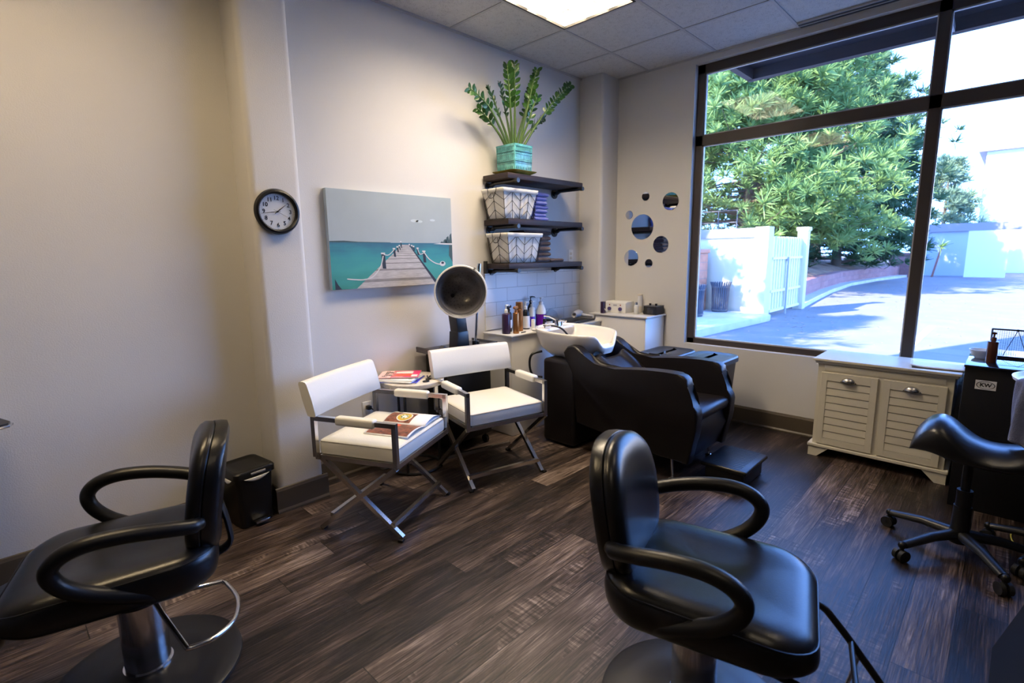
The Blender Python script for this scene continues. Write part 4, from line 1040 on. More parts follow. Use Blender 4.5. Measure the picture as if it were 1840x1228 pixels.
for si, ((bx, by), tip, bow) in enumerate(stems):
    b0 = V(PXc+bx, PYc+by, pz1-.02); tp = Vector(tip); mid = b0.lerp(tp, .5)+V(0, 0, abs(bow)*.8); 
    path = smooth_path([b0, b0.lerp(mid, .5)+V(0, 0, .012), mid, mid.lerp(tp, .55)+V(0, 0, .012), tp], 6)
    sm_ = MB(); k = len(path); sm_.tube(path, [.009*(1-i/k)+.0025 for i in range(k)], 8); sm_.build('stem', 'stem', t)
    L = sum((path[i+1]-path[i]).length for i in range(k-1)); npair = int(L/.060); rot_ = rnd.uniform(-.9, .9)
    for j in range(npair):
        f = .44+.56*(j+.5)/npair; idx = min(k-2, int(f*(k-1))); p = path[idx].lerp(path[idx+1], f*(k-1)-idx); d = (path[idx+1]-path[idx]).normalized()
        side0 = Matrix.Rotation(rot_, 3, d) @ d.cross(V(.45, .9, .1)).normalized()
        for s in (-1, 1):
            out = (side0*s+d*.9+V(rnd.uniform(-.25, .25), rnd.uniform(-.35, .15), rnd.uniform(-.1, .25))).normalized(); ln_ = rnd.uniform(.044, .064)*(.8 if f > .9 else 1); wd = ln_*.27
            nr = out.cross(d).normalized(); wv = out.cross(nr).normalized()
            if wv.length < .1: continue
            tw = rnd.uniform(-.5, .5); wv = (wv*math.cos(tw)+nr*math.sin(tw)); nr = out.cross(wv)
            rows = []
            for q in range(7):
                u = q/6; w_ = wd*math.sin(PI*min(1, u*.93+.04))**.75*(1 if u < .999 else .05); c0 = p+out*(ln_*u+.003)-nr*(.10*ln_*u*u)
                rows += [c0-wv*w_+nr*w_*.25, c0, c0+wv*w_+nr*w_*.25]
            lf._add(rows, [(q*3+e, q*3+e+1, q*3+e+4, q*3+e+3) for q in range(6) for e in (0, 1)])
o = lf.build('leaves', 'leaf', t, ang=80); o['kind'] = 'stuff'

# ================================================================ THINGS ON THE LEDGES
LZ = .8265
def bottle(name, label, x, y, z, r, h, body, cap=None, capr=None, caph=None, pump=None, neck=True, lab=None, n=24, sx_=1.0, rz=0.0, shoulder=.12, cat='bottle', split=None, group=None):
    t = thing(name, label, cat, (x, y, z), rz, group)
    hb = h
    mb = MB(); pr = [(.001, 0), (r*.96, 0), (r, .003)]
    if split: pr2 = [(r, split)]
    pr += [(r, hb*(1-shoulder)), (r*.92, hb*(1-shoulder*.6)), (r*.62, hb*(1-shoulder*.2)), (r*.42, hb), (r*.40, hb+.006 if neck else hb), (.001, hb+.006 if neck else hb)]
    mb.lathe(pr, n, sx=sx_); mb.build('bottle_body', body, t, world=False)
    if split:
        mb = MB(); mb.lathe([(r+.0005, .004), (r+.0008, split), (r+.0002, split+.001)], n, sx=sx_, cap=False); mb.build('liquid', lab[1], t, world=False)
    if lab and not split:
        z0, z1, mt_ = lab; mb = MB(); mb.lathe([(r+.0006, h*z0), (r+.0006, h*z1)], 14, sx=sx_, a0=rad(150), a1=rad(320), cap=False); mb.build('label', mt_, t, world=False)
    if pump:
        mt_, ph = pump; mb = MB(); zb = hb+.004; rr = max(r*.42, .012)
        mb.lathe([(rr, zb-.004), (rr, zb+ph*.35), (rr*.6, zb+ph*.42), (rr*.35, zb+ph*.45), (rr*.35, zb+ph*.8), (.001, zb+ph*.8)], 18)
        mb.tube([(-.004, 0, zb+ph*.88), (.012, 0, zb+ph*.92), (.034, 0, zb+ph*.90), (.042, 0, zb+ph*.80)], [.011, .009, .006, .0045], 10, ell=.7); mb.build('pump', mt_, t, world=False)
    if cap:
        mb = MB(); cr_ = capr or r*.6; ch = caph or .02; mb.lathe([(.001, hb), (cr_, hb), (cr_, hb+ch*.95), (cr_*.9, hb+ch), (.001, hb+ch)], 24, sx=sx_ if cr_ > r*.8 else 1); mb.build('cap', cap, t, world=False)
    return t
def trigger(t, hb, mt_):
    mb = MB(); mb.lathe([(.013, hb-.002), (.013, hb+.014), (.009, hb+.018), (.009, hb+.03), (.001, hb+.03)], 16)
    mb.box(-.03, .028, -.011, .011, hb+.024, hb+.046, bev=.005); mb.cyl((-.03, 0, hb+.036), (-.040, 0, hb+.036), .007); mb.tube([(-.016, 0, hb+.026), (-.030, 0, hb+.012), (-.030, 0, hb-.006)], .004, 8); mb.build('trigger', mt_, t, world=False)
bottle('pump_bottle', 'dark plum foam pump bottle with white head, leftmost on the ledge', -1.515, -.225, LZ, .034, .165, 'plum', pump=('white', .062), shoulder=.06)
t_ = bottle('spray_bottle', 'black spray bottle behind the plum pump bottle', -1.425, -.165, LZ, .026, .165, 'black', neck=True, lab=(.2, .6, 'label'), rz=rad(10)); trigger(t_, .17, 'black')
t_ = bottle('spray_bottle', 'bronze spray bottle at the front of the ledge', -1.455, -.275, LZ, .0245, .170, 'bronze', rz=rad(20), shoulder=.05); trigger(t_, .172, 'amber')
bottle('hairspray_can', 'tall bronze hairspray can with bronze cap', -1.335, -.20, LZ, .030, .185, 'bronze', cap='bronze', capr=.030, caph=.055, neck=False, shoulder=.04, cat='can')
bottle('pump_bottle', 'black pump bottle with white label and white pump', -1.22, -.165, LZ, .034, .165, 'black', pump=('white', .062), lab=(.06, .68, 'label'), shoulder=.3)
bottle('pump_bottle', 'slim white pump bottle filled with violet liquid', -1.09, -.12, LZ, .024, .175, 'white', pump=('white', .045), split=.09, lab=(0, 'violet'), shoulder=.1)
bottle('pump_bottle', 'black pump bottle behind the white jug', -1.035, -.055, LZ, .030, .195, 'black', pump=('black', .060), shoulder=.25, rz=rad(-30))
t_ = bottle('shampoo_jug', 'white handled jug half full of purple shampoo', -.985, -.13, LZ, .045, .185, 'white', pump=('white', .060), split=.105, lab=(0, 'purple'), shoulder=.35, cat='jug')
mb = MB(); mb.tube(smooth_path([(.012, 0, .18), (.034, 0, .175), (.046, 0, .15), (.046, 0, .12)], 5), .007, 10); mb.build('handle', 'white', t_, world=False)
bottle('small_tube', 'small white tube standing in front of the black pump bottle', -1.215, -.245, LZ, .017, .075, 'white', cap='white', capr=.016, caph=.012, neck=False, shoulder=.05, cat='tube')
bottle('small_bottle', 'small black capped purple bottle in front of the jug', -1.045, -.225, LZ, .0165, .052, 'plum', cap='black', capr=.0155, caph=.022, neck=False, shoulder=.06, lab=(.1, .8, 'label'))
bottle('small_bottle', 'tiny pale bottle beside the small purple bottle', -1.085, -.25, LZ, .012, .035, 'label', cap='black', capr=.011, caph=.012, neck=False, shoulder=.06)
bottle('jar', 'clear jar with black lid right of the jug', -.905, -.155, LZ, .034, .036, 'frost', cap='black', capr=.035, caph=.018, neck=False, shoulder=.03, cat='jar')
t_ = thing('clear_bowl', 'clear plastic mixing bowl leaning on the tiles', 'bowl', (-.80, -.09, LZ))
mb = MB(); mb.X = Matrix.Translation((0, 0, .058)) @ Matrix.Rotation(rad(62), 4, 'X') @ Matrix.Translation((0, 0, -.03)); mb.lathe([(.001, 0), (.03, .0), (.055, .025), (.066, .06), (.068, .06), (.058, .024), (.032, -.003), (.001, -.003)], 32); mb.build('bowl', 'clear', t_, world=False)
mb = MB(); mb.cyl((-1.42, -.30, LZ+.004), (-1.36, -.29, LZ+.004), .004); tag(mb.build('hair_pin', 'black'), 'black hair pin lying on the ledge edge by the bottles', 'hair pin')
# black tray on the back ledge near the corner, hair dryer on it
mb = MB(); mb.box(-.86, -.42, -.31, -.07, LZ+.004, LZ+.022, bev=.008, seg=3); tag(mb.build('hair_tray', 'black'), 'black tray lying on the ledge behind the basin', 'tray')
t_ = thing('hair_dryer', 'grey hand dryer lying on the black tray', 'hair dryer', (-.55, -.20, LZ+.024), rad(200))
mb = MB(); mb.X = Matrix.Translation((0, 0, .045)) @ Matrix.Rotation(PI/2, 4, 'Y'); mb.lathe([(.001, -.09), (.030, -.085), (.036, -.05), (.036, .0), (.028, .05), (.024, .10), (.021, .10), (.001, .06)], 28); mb.build('barrel', 'grey', t_, world=False)
mb = MB(); mb.tube([(-.04, .02, .035), (-.05, .06, .028), (-.06, .13, .02)], [.018, .016, .015], 12); mb.build('handle', 'grey', t_, world=False)
mb = MB(); mb.X = Matrix.Translation((0, 0, .045)) @ Matrix.Rotation(PI/2, 4, 'Y')
for r in (.01, .018, .026): mb.lathe([(r, -.091), (r+.003, -.091), (r+.003, -.093), (r, -.093), (r, -.091)], 24, cap=False)
mb.build('intake_grille', 'dgrey', t_, world=False)
mb = MB(); mb.box(-.335, -.295, -.345, -.31, .8895, 1.0, bev=.004); tag(mb.build('cordless_clipper', 'plum'), 'dark upright clipper at the corner end of the ledge', 'hair clipper')
# right-hand ledge
RZ = .8895
t_ = thing('wax_warmer', 'white wax warmer box with two purple dials', 'wax warmer', (-.135, -.385, RZ), 0)
mb = MB(); mb.prism([(-.20, 0), (-.03, 0), (-.03, .085), (-.06, .105), (-.17, .105), (-.20, .092)], -.50, -.265, 'y', bev=.006, seg=3); bm_ = mb.bm
bmesh.ops.transform(bm_, matrix=Matrix.Translation((0, 0, RZ)), verts=bm_.verts); mb.build('body', 'white', t_)
for y, z in ((-.325, RZ+.036), (-.445, RZ+.036)):
    mb = MB(); mb.cyl((-.2005, y, z), (-.214, y, z), .0175, n=24); mb.build('dial', 'purpledot', t_)
for y in (-.325, -.445):
    mb = MB(); mb.cyl((-.2005, y, RZ+.073), (-.204, y, RZ+.073), .006, n=12); mb.build('indicator_lamp', 'reddot', t_)
mb = MB(); mb.box(-.2018, -.2003, -.405, -.365, RZ+.062, RZ+.078); mb.build('badge', 'greyp', t_)
bottle('lotion_tube', 'tall cream lotion tube standing on its cap by the wax warmer', -.055, -.565, RZ+.0, .023, .175, 'tanlotion', neck=False, shoulder=.02, cat='tube', lab=(.35, .9, 'label'))
t_ = bottle('dispenser_bottle', 'square clear dispenser bottle with chrome pump top', -.175, -.60, RZ, .022, .085, 'frost', cap='chrome', capr=.012, caph=.024, neck=False, shoulder=.12)
bottle('small_bottle', 'small black bottle with yellow cap on the right ledge', -.09, -.635, RZ, .012, .028, 'black', cap='yellow', capr=.010, caph=.010, neck=False)
t_ = thing('clip_box', 'smoked clear box of combs with black knobs on its lid', 'organizer box', (-.11, -.735, RZ))
mb = MB(); mb.box(-.175, -.03, -.80, -.675, RZ, RZ+.006, bev=.002); mb.box(-.175, -.171, -.80, -.675, RZ+.005, RZ+.075); mb.box(-.034, -.03, -.80, -.675, RZ+.005, RZ+.075); mb.box(-.175, -.03, -.80, -.796, RZ+.005, RZ+.075); mb.box(-.175, -.03, -.679, -.675, RZ+.005, RZ+.075); mb.build('box', 'smoke', t_)
mb = MB(); mb.box(-.178, -.027, -.803, -.672, RZ+.075, RZ+.081, bev=.002); mb.build('lid', 'dgrey', t_)
for y in (-.71, -.77):
    mb = MB(); mb.lathe([(.010, RZ+.081), (.011, RZ+.10), (.001, RZ+.10)], 16, c=(-.12, y, 0)); mb.build('lid_knob', 'black', t_)
mb = MB(); mb.box(-.16, -.15, -.76, -.735, RZ+.008, RZ+.045); mb.box(-.155, -.145, -.725, -.70, RZ+.008, RZ+.06); mb.build('contents', 'paper', t_)
mb = MB(); mb.tube(smooth_path([(-.32, -.33, .95), (-.30, -.36, .90), (-.22, -.27, .894), (-.12, -.28, .894), (-.04, -.33, .894), (-.02, -.40, .894)], 6), .0035, 8); mb.sphere((-.27, -.33, .905), .016, 12, sc=(1.3, 1, .8)); tag(mb.build('white_cord', 'white'), 'white appliance cord curling along the right ledge', 'cord')

# ================================================================ TRASH BIN
t = thing('pedal_bin', 'small black pedal waste bin beside the pilaster', 'waste bin', (-3.50, -.14, 0), rad(8))
mb = MB(); loft(mb, lambda z, ins, _: [V(px, py, z) for px, py in rrect(.205-2*ins, .225-2*ins, .025, 4)], [(0, .018, 0), (.005, .015, 0), (.285, .002, 0), (.285, .01, 0)]); mb.build('bin_body', 'black', t, world=False)
mb = MB(); loft(mb, lambda z, ins, _: [V(px, py, z) for px, py in rrect(.225-2*ins, .245-2*ins, .03, 4)], [(.288, 0, 0), (.318, 0, 0), (.326, .006, 0), (.328, .018, 0), (.324, .024, 0), (.324, .06, 0)]); lid = mb.build('lid', 'black', t, world=False)
mb = MB(); mb.box(-.03, .05, -.126, -.118, .300, .312, bev=.002); mb.build('lid_badge', 'grey', lid, world=False)
mb = MB(); mb.box(-.03, .045, -.135, -.10, .02, .032, bev=.003); mb.build('pedal', 'brushed', t, world=False)
mb = MB(); mb.grid(lambda u, v: V(-.07+.14*u, -.1255-.004*math.sin(PI*u), .287-.022*v*math.sin(PI*u)), 10, 3); mb.grid(lambda u, v: V(-.1175-.003*v, .0-.09*u, .29-.024*v*math.sin(PI*u)), 10, 3); mb.build('bag_liner', 'paper', t, world=False, solid=.001)

# ================================================================ HAMPER CABINET
t = thing('hamper_cabinet', 'cream louvred two-door cabinet under the window', 'cabinet', (-.2, -2.54, 0))
cx0, cx1, cy0, cy1 = -.37, -.022, -2.90, -2.17
mb = MB(); mb.box(cx0, cx1, cy0, cy1, .085, .69); mb.build('carcass', 'cab', t, sm=False)
mb = MB(); mb.box(cx0-.03, .02, cy0-.03, cy1+.03, .690, .708, bev=.004, seg=2); mb.box(cx0-.018, cx1, cy0-.018, cy1+.018, .672, .690, bev=.006, seg=2); mb.build('top', 'cab', t)
mb = MB(); mb.box(cx0-.025, cx1, cy0-.025, cy1+.025, .068, .090, bev=.005)
for ya, yb, sgn in ((cy1+.018, cy1-.09, 1), (cy0-.018, cy0+.09, -1)):
    mb.prism([(ya, 0), (ya-sgn*.055, 0), (ya-sgn*.125, .068), (ya, .068)], cx0-.018, cx0+.004, 'x'); mb.prism([(ya, 0), (ya-sgn*.055, 0), (ya-sgn*.125, .068), (ya, .068)], cx1-.02, cx1, 'x')
mb.box(cx0-.016, cx1, cy1, cy1+.018, 0, .07); mb.box(cx0-.016, cx1, cy0-.018, cy0, 0, .07)
mb.build('plinth', 'cab', t, sm=False)
mb = MB(); mb.box(cx0-.006, cx0+.002, cy0+.04, cy1-.04, .625, .662, bev=.002); mb.build('top_rail', 'cab', t)
for (ya, yb) in ((-2.195, -2.522), (-2.552, -2.872)):
    mb = MB(); xf = cx0-.016; z0, z1 = .098, .612; w = .038
    mb.box(xf, cx0+.001, yb, yb+w, z0, z1, bev=.001); mb.box(xf, cx0+.001, ya-w, ya, z0, z1, bev=.001); mb.box(xf, cx0+.001, yb+w, ya-w, z1-.055, z1); mb.box(xf, cx0+.001, yb+w, ya-w, z0, z0+.045)
    ns = 8; hz_ = (z1-.055-z0-.045)/ns
    for k in range(ns):
        za = z0+.045+k*hz_; mb.prism([(cx0-.003, za), (cx0-.014, za+.002), (cx0-.010, za+hz_-.004), (cx0-.003, za+hz_)], yb+w, ya-w, 'y')
    # slat prism axis y: pts are (x,z)
    d = mb.build('door', 'cab', t, sm=False)
    mb = MB(); ym = (ya+yb)/2-(0 if ya > -2.3 else -.01)
    mb.grid(lambda u, v: V(xf-.001-.024*math.sin(PI*u)*math.sin(PI*.5*v), ym-.041*math.cos(PI*u), z1-.052+.033*math.sin(PI*u)*math.cos(PI*.5*v)), 24, 10)
    mb.box(xf-.0025, xf, ym-.045, ym+.045, z1-.054, z1-.048); mb.build('cup_handle', 'brushed', d, solid=.0015, ang=70)
# papers on top
t = thing('paper_stack', 'stack of white papers on the cream cabinet', 'papers', (-.2, -2.80, .708))
mb = MB(); mb.X = Matrix.Translation((-.24, -2.79, .7085)) @ Matrix.Rotation(rad(8), 4, 'Z')
mb.box(-.10, .12, -.14, .12, 0, .006); mb.build('folder', 'dgrey', t)
mb = MB(); mb.X = Matrix.Translation((-.24, -2.79, .7150)) @ Matrix.Rotation(rad(5), 4, 'Z')
mb.grid(lambda u, v: V(-.10+.21*u, -.145+.27*v, .002+.010*max(0, (v-.75)*4)**2+.004*math.sin(3*u)), 8, 14); mb.build('sheets', 'paper', t, solid=.004, ang=80)

# ================================================================ BLACK STATION CABINET (sticker)
t = thing('black_cabinet', 'tall black cabinet with an oval white sticker', 'cabinet', (-.35, -3.3, 0))
mb = MB(); mb.box(-.69, -.02, -3.75, -2.948, .0, .808, bev=.004); mb.build('carcass', mat('black_laminate', (.006, .006, .008), .45, spec=.3), t)
mb = MB(); mb.box(-.705, -.015, -3.77, -2.944, .808, .822, bev=.003); mb.build('top', 'blackglass', t)
mb = MB(); mb.box(-.6925, -.6905, -3.083, -2.998, .693, .743, m=0)
mb.X = Matrix(((0, 0, -1, -.693), (-1, 0, 0, -3.0405), (0, 1, 0, .718), (0, 0, 0, 1)))
mb.lathe([(.038, 0), (.038, .0006), (.0345, .0006), (.0345, 0)], 40, m=1, sy=.56, cap=False); mb.text('KW', .028, Matrix.Translation((0, .0, .0004)), 1, .0005, off=.0009)
mb.build('sticker', ['paper', 'ink'], t, sm=False)
KZ = .8225
mb = MB(); mb.lathe([(.001, .003), (.028, .003), (.045, .022), (.056, .052), (.053, .052), (.042, .024), (.026, .008), (.001, .008)], 32, c=(-.42, -3.0, KZ-.003)); tag(mb.build('tint_bowl', 'frost'), 'small white tint bowl on the black cabinet', 'bowl')
t_ = bottle('pump_bottle', 'brown pump bottle standing on the black cabinet', -.535, -3.045, KZ, .024, .118, 'brownb', pump=('brownb', .045), shoulder=.03, neck=False)
# mesh organiser
t = thing('mesh_organizer', 'black wire mesh organizer panel standing on the cabinet', 'organizer', (-.3, -3.25, KZ))
a0, a1 = V(-.36, -3.03, KZ+.006), V(-.36, -3.36, KZ+.006); b0, b1 = V(-.27, -3.03, KZ+.155), V(-.27, -3.36, KZ+.155)
mb = MB(); mb.tube([a0, b0, b1, a1], .0055, 8, closed=True); mb.box(-.372, -.348, -3.36, -3.03, KZ, KZ+.014); mb.tube([a0, V(-.18, -3.03, KZ+.006), b0], .004, 8); mb.build('frame', 'blackm', t)
mb = MB()
for k in range(34):
    f = (k+.5)/34; mb.tube([a0.lerp(a1, f), b0.lerp(b1, f)], .0007, 3)
for k in range(18):
    f = (k+.5)/18; mb.tube([a0.lerp(b0, f), a1.lerp(b1, f)], .0007, 3)
mb.build('mesh', 'blackm', t)
mb = MB(); c_t = b0.lerp(b1, .33)+V(-.006, 0, 0)
for f in (.18, .48): mb.tube([c_t, a0.lerp(a1, f)+V(-.008, 0, .01)], .0018, 6)
mb.cyl(c_t+V(-.006, 0, 0), c_t+V(.004, 0, 0), .007); mb.build('folding_leg', 'blackm', t)

# ================================================================ STOOLS
def star_base(t, c, R_, a0, mt='black', hubz=.10):
    for k in range(5):
        a = a0+k*2*PI/5; d = V(math.cos(a), math.sin(a), 0); e = V(c[0], c[1], 0)+d*R_
        mb = MB(); mb.tube([V(c[0], c[1], hubz+.01)+d*.02, V(c[0], c[1], hubz+.005)+d*R_*.5, V(c[0], c[1], hubz-.022)+d*(R_-.01)], [.032, .027, .022], 12, ell=.75); mb.sphere((e.x, e.y, hubz-.024), .018, 12); mb.build('star_leg', mt, t)
        q = V(-d.y, d.x, 0)
        mb = MB(); 
        for s in (-1, 1): mb.cyl(e+q*s*.006+V(0, 0, .0275), e+q*s*.024+V(0, 0, .0275), .0275, n=22)
        mb.cyl(e+V(0, 0, .0275)-q*.024, e+V(0, 0, .0275)+q*.024, .008); mb.cyl(e+V(0, 0, .035), e+V(0, 0, .075), .009); mb.build('caster', 'rubber', t)
SXc, SYc = -1.30, -3.03
t = thing('saddle_stool', 'black leather saddle stool on five casters', 'stool', (SXc, SYc, 0))
star_base(t, (SXc, SYc), .30, math.atan2(-2.754+3.03, -1.199+1.30))
mb = MB(); mb.lathe([(.001, .07), (.040, .07), (.044, .10), (.036, .135), (.034, .25), (.030, .25), (.030, .33)], 24, c=(SXc, SYc, 0)); mb.lathe([(.018, .33), (.018, .50)], 20, c=(SXc, SYc, 0)); mb.box(SXc-.09, SXc+.09, SYc-.09, SYc+.09, .485, .51, bev=.01); mb.build('gas_lift', 'black', t)
mb = MB()
def sad(u, v, top=True):
    # u along y (left tip at u=1), v across x
    y = SYc-.24+.46*u; e = (v-.5)*2
    half = .165*(1-max(0, (abs(u-.5)*2))**3.2*.38); x = SXc+e*half
    zc = .565+.105*math.exp(-((u-.77)/.23)**2)-.045*max(0, (u-.86)/.14)**1.5+.02*math.exp(-((u-.1)/.2)**2)
    z = zc-.060*abs(e)**2.4
    if not top: z = min(z, .52+.0*e)-.0 if False else .50+.028*math.exp(-((u-.85)/.2)**2)-.01*abs(e)
    if abs(u-.5) > .499 or abs(e) > .999: z = (zc-.06)*.6+.51*.4
    return V(x, y, z)
mb.grid(lambda u, v: sad(u, v), 36, 24); mb.grid(lambda u, v: sad(u, v, False), 36, 24)
bmesh.ops.remove_doubles(mb.bm, verts=mb.bm.verts, dist=.0008)
mb.build('seat', 'leather', t, ang=80, subsurf=1)
# second rolling stand with tray and towel
RXc, RYc = -1.10, -3.40
t = thing('rolling_stand', 'black rolling stand with round tray at the right edge', 'rolling stand', (RXc, RYc, 0))
star_base(t, (RXc, RYc), .28, math.atan2(-3.117+3.40, -.98+1.10)+.15)
mb = MB(); mb.lathe([(.001, .07), (.036, .07), (.036, .13), (.016, .14), (.014, .85)], 20, c=(RXc, RYc, 0)); mb.build('pole', 'black', t)
mb = MB(); mb.lathe([(.001, .845), (.21, .845), (.238, .86), (.242, .873), (.236, .873), (.22, .858), (.001, .852)], 44, c=(RXc-.05, RYc+.03, 0)); mb.build('tray', 'white', t)
t = thing('hair_brush', 'round tan hair brush lying on the tray at the right edge', 'brush', (-1.22, -3.26, .86))
mb = MB(); mb.lathe([(.001, .0), (.05, .0), (.055, .006), (.05, .012), (.001, .012)], 28, c=(-1.22, -3.25, .862), sx=1.2); mb.tube([(-1.20, -3.30, .868), (-1.16, -3.42, .872)], .010, 10); mb.build('brush_body', 'tanlotion', t)
mb = MB(); rnd = random.Random(2)
for k in range(90):
    a, r = rnd.uniform(0, 2*PI), .045*math.sqrt(rnd.random()); mb.cyl((-1.22+r*math.cos(a), -3.25+r*math.sin(a), .873), (-1.22+r*math.cos(a)*1.25, -3.25+r*math.sin(a)*1.25, .892), .0009, n=4)
mb.build('bristles', 'ink', t)
mb = MB()
def tw(u, v):     # towel draped over the rim; u across, v down
    ang = rad(118+72*u); r = .243; cx_, cy_ = RXc-.05, RYc+.03
    fold = .016*math.sin(u*15)*min(1, v*2.2)+.006*math.sin(u*37+v*4)
    if v < .18: rr = r-.07*(1-v/.18); z = .875+.006*math.sin(PI*v/.18)
    else: rr = r+.006+fold; z = .875-(v-.18)*.40*(1-.35*abs(u-.6))
    return V(cx_+rr*math.cos(ang), cy_+rr*math.sin(ang), z)
mb.grid(tw, 44, 30); tag(mb.build('hanging_towel', 'gtowel', solid=.008, ang=80), 'grey blue towel hanging from the stand at the right edge', 'towel')
mb = MB(); mb.tube(smooth_path([(-.80, -3.26, .006), (-.86, -3.22, .006), (-.98, -3.225, .004), (-1.02, -3.28, .004), (-.95, -3.33, .004)], 6), .003, 8); tag(mb.build('yellow_cable', mat('yellow_cable', (.55, .48, .08), .5)), 'thin yellow cable looped on the floor at right', 'cable')
# dark foreground station edge at lower right
t = thing('styling_station', 'black styling station corner in the lower right foreground', 'cabinet', (-2.27, -3.4, 0))
mb = MB(); mb._add([V(-2.6, -3.165, 0), V(-1.98, -3.175, 0), V(-1.98, -3.7, 0), V(-2.6, -3.7, 0), V(-2.6, -3.40, .80), V(-1.98, -3.41, .80), V(-1.98, -3.7, .80), V(-2.6, -3.7, .80)], [(0, 3, 2, 1), (4, 5, 6, 7), (0, 1, 5, 4), (1, 2, 6, 5), (2, 3, 7, 6), (3, 0, 4, 7)]); mb.build('base_cabinet', mat('black_laminate_two', (.006, .006, .008), .6, spec=.2), t, sm=False)
mb = MB(); mb.box(-2.62, -1.96, -3.72, -3.39, .80, .82, bev=.003); mb.build('top', 'black', t)

# small shelf on the left wall
t = thing('station_shelf', 'thin dark shelf with chrome edge on the left wall', 'shelf', (-4.75, -.15, .80))
mb = MB(); mb.prism([(-5.3, -.29), (-4.42, -.29), (-4.385, -.27), (-4.378, -.24), (-4.45, -.001), (-5.3, -.001)], .795, .812, 'z'); mb.build('board', 'black', t)
mb = MB(); mb.tube([(-5.3, -.295, .800), (-4.42, -.295, .800), (-4.385, -.275, .800), (-4.374, -.24, .800), (-4.44, -.02, .800)], .0055, 8); mb.build('chrome_edge', 'chrome', t)

# ================================================================ OUTSIDE
GZ = -.15
asph, n, b = nodes('asphalt'); g = G(n); o_ = g.tc.outputs['Object']
f = g.math('ADD', g.math('MULTIPLY', g.noise(o_, 1.2, 6, .7), .5), g.math('MULTIPLY', g.noise(o_, 60, 3), .5))
n.links.new(g.ramp(f, (.3, (.13, .13, .135)), (.7, (.21, .21, .22))), b.inputs['Base Color']); b.inputs['Roughness'].default_value = .85
mb = MB(); mb.box(.16, 140, -90, 90, GZ-.1, GZ); struct(mb.build('ground_asphalt', asph))
conc = mat('concrete', (.46, .45, .43), .85, var=.12, vscale=3)
def curbed(pts, z1, name):
    mb = MB(); mb.prism(pts, GZ, z1, 'z', bev=.02, seg=2); return struct(mb.build(name, conc))
# pavement in front of the enclosure with rounded nose
nose = [(8.15+.45*math.cos(rad(a)), 1.20+.45*math.sin(rad(a))) for a in range(0, -91, -15)]
curbed([(.17, 9), (.17, 1.35), (3.0, 1.25), (5.5, 1.05)]+[(8.15+.45*math.cos(rad(a)), 1.30+.45*math.sin(rad(a))) for a in (-90, -70, -50, -30, -10, 10, 30)]+[(8.55, 1.9), (8.6, 9)], -.005, 'pavement')
# enclosure wall
stucco = mat('cream_stucco', (.60, .55, .43), .9, bump=.2, bscale=30)
capm = mat('grey_stone_cap', (.26, .24, .27), .8)
t = thing('enclosure_wall', 'cream stucco enclosure wall with grey cap outside the window', 'wall', (8.8, 4, GZ))
mb = MB(); mb.box(8.62, 8.85, 1.30, 9.5, GZ, 1.78); mb.box(8.55, 8.92, 1.12, 1.42, GZ, 2.02); mb.build('stucco_wall', stucco, t)
mb = MB(); mb.box(8.56, 8.91, 1.42, 9.5, 1.78, 2.0, bev=.01); mb.build('cap', capm, t)
mb = MB(); mb.box(8.605, 8.62, 2.05, 2.35, 1.52, 1.62); mb.build('wall_sign', mat('pale_blue_sign', (.5, .6, .7), .5), t)
# red block pier
redb = m_brick('red_split_block', (.38, .16, .10), (.46, .22, .15), (.30, .20, .17), .42, .2, .01, 'yz', .8, .9)
t = thing('block_pier', 'red block pier standing before the cream enclosure wall', 'pier', (8.0, 2.6, 0))
mb = MB(); mb.box(7.9, 8.35, 2.45, 5.5, -.005, 1.42); mb.build('blocks', redb, t, sm=False)
mb = MB(); mb.box(7.86, 8.39, 2.41, 5.54, 1.42, 1.52, bev=.02); mb.build('cap', mat('red_cap_stone', (.42, .20, .14), .85), t)
# gate
gatem = mat('cream_metal_gate', (.66, .62, .50), .6)
t = thing('double_gate', 'cream metal double gate between two posts outside', 'gate', (10.0, 1.16, GZ))
for xa, xb, nm in ((8.93, 10.02, 0), (10.04, 11.3, 1)):
    mb = MB(); mb.box(xa, xb, 1.15, 1.17, GZ+.10, 1.80)
    k = xa+.02
    while k < xb:
        mb.box(k, k+.02, 1.13, 1.15, GZ+.10, 1.80); k += .20
    for z in (GZ+.12, .45, 1.25): mb.box(xa, xb, 1.10, 1.15, z, z+.06)
    mb.build('gate_leaf', gatem, t, sm=False)
mb = MB(); mb.cyl((10.03, 1.08, GZ), (10.03, 1.08, 1.3), .025); mb.box(10.0, 10.06, 1.06, 1.12, 1.2, 1.3); mb.build('drop_bolt', 'grey', t)
mb = MB(); mb.box(11.30, 11.55, 1.02, 1.27, GZ, 2.02, bev=.02); mb.box(11.27, 11.58, .99, 1.30, 1.98, 2.08, bev=.02); mb.build('gate_post', stucco, t)
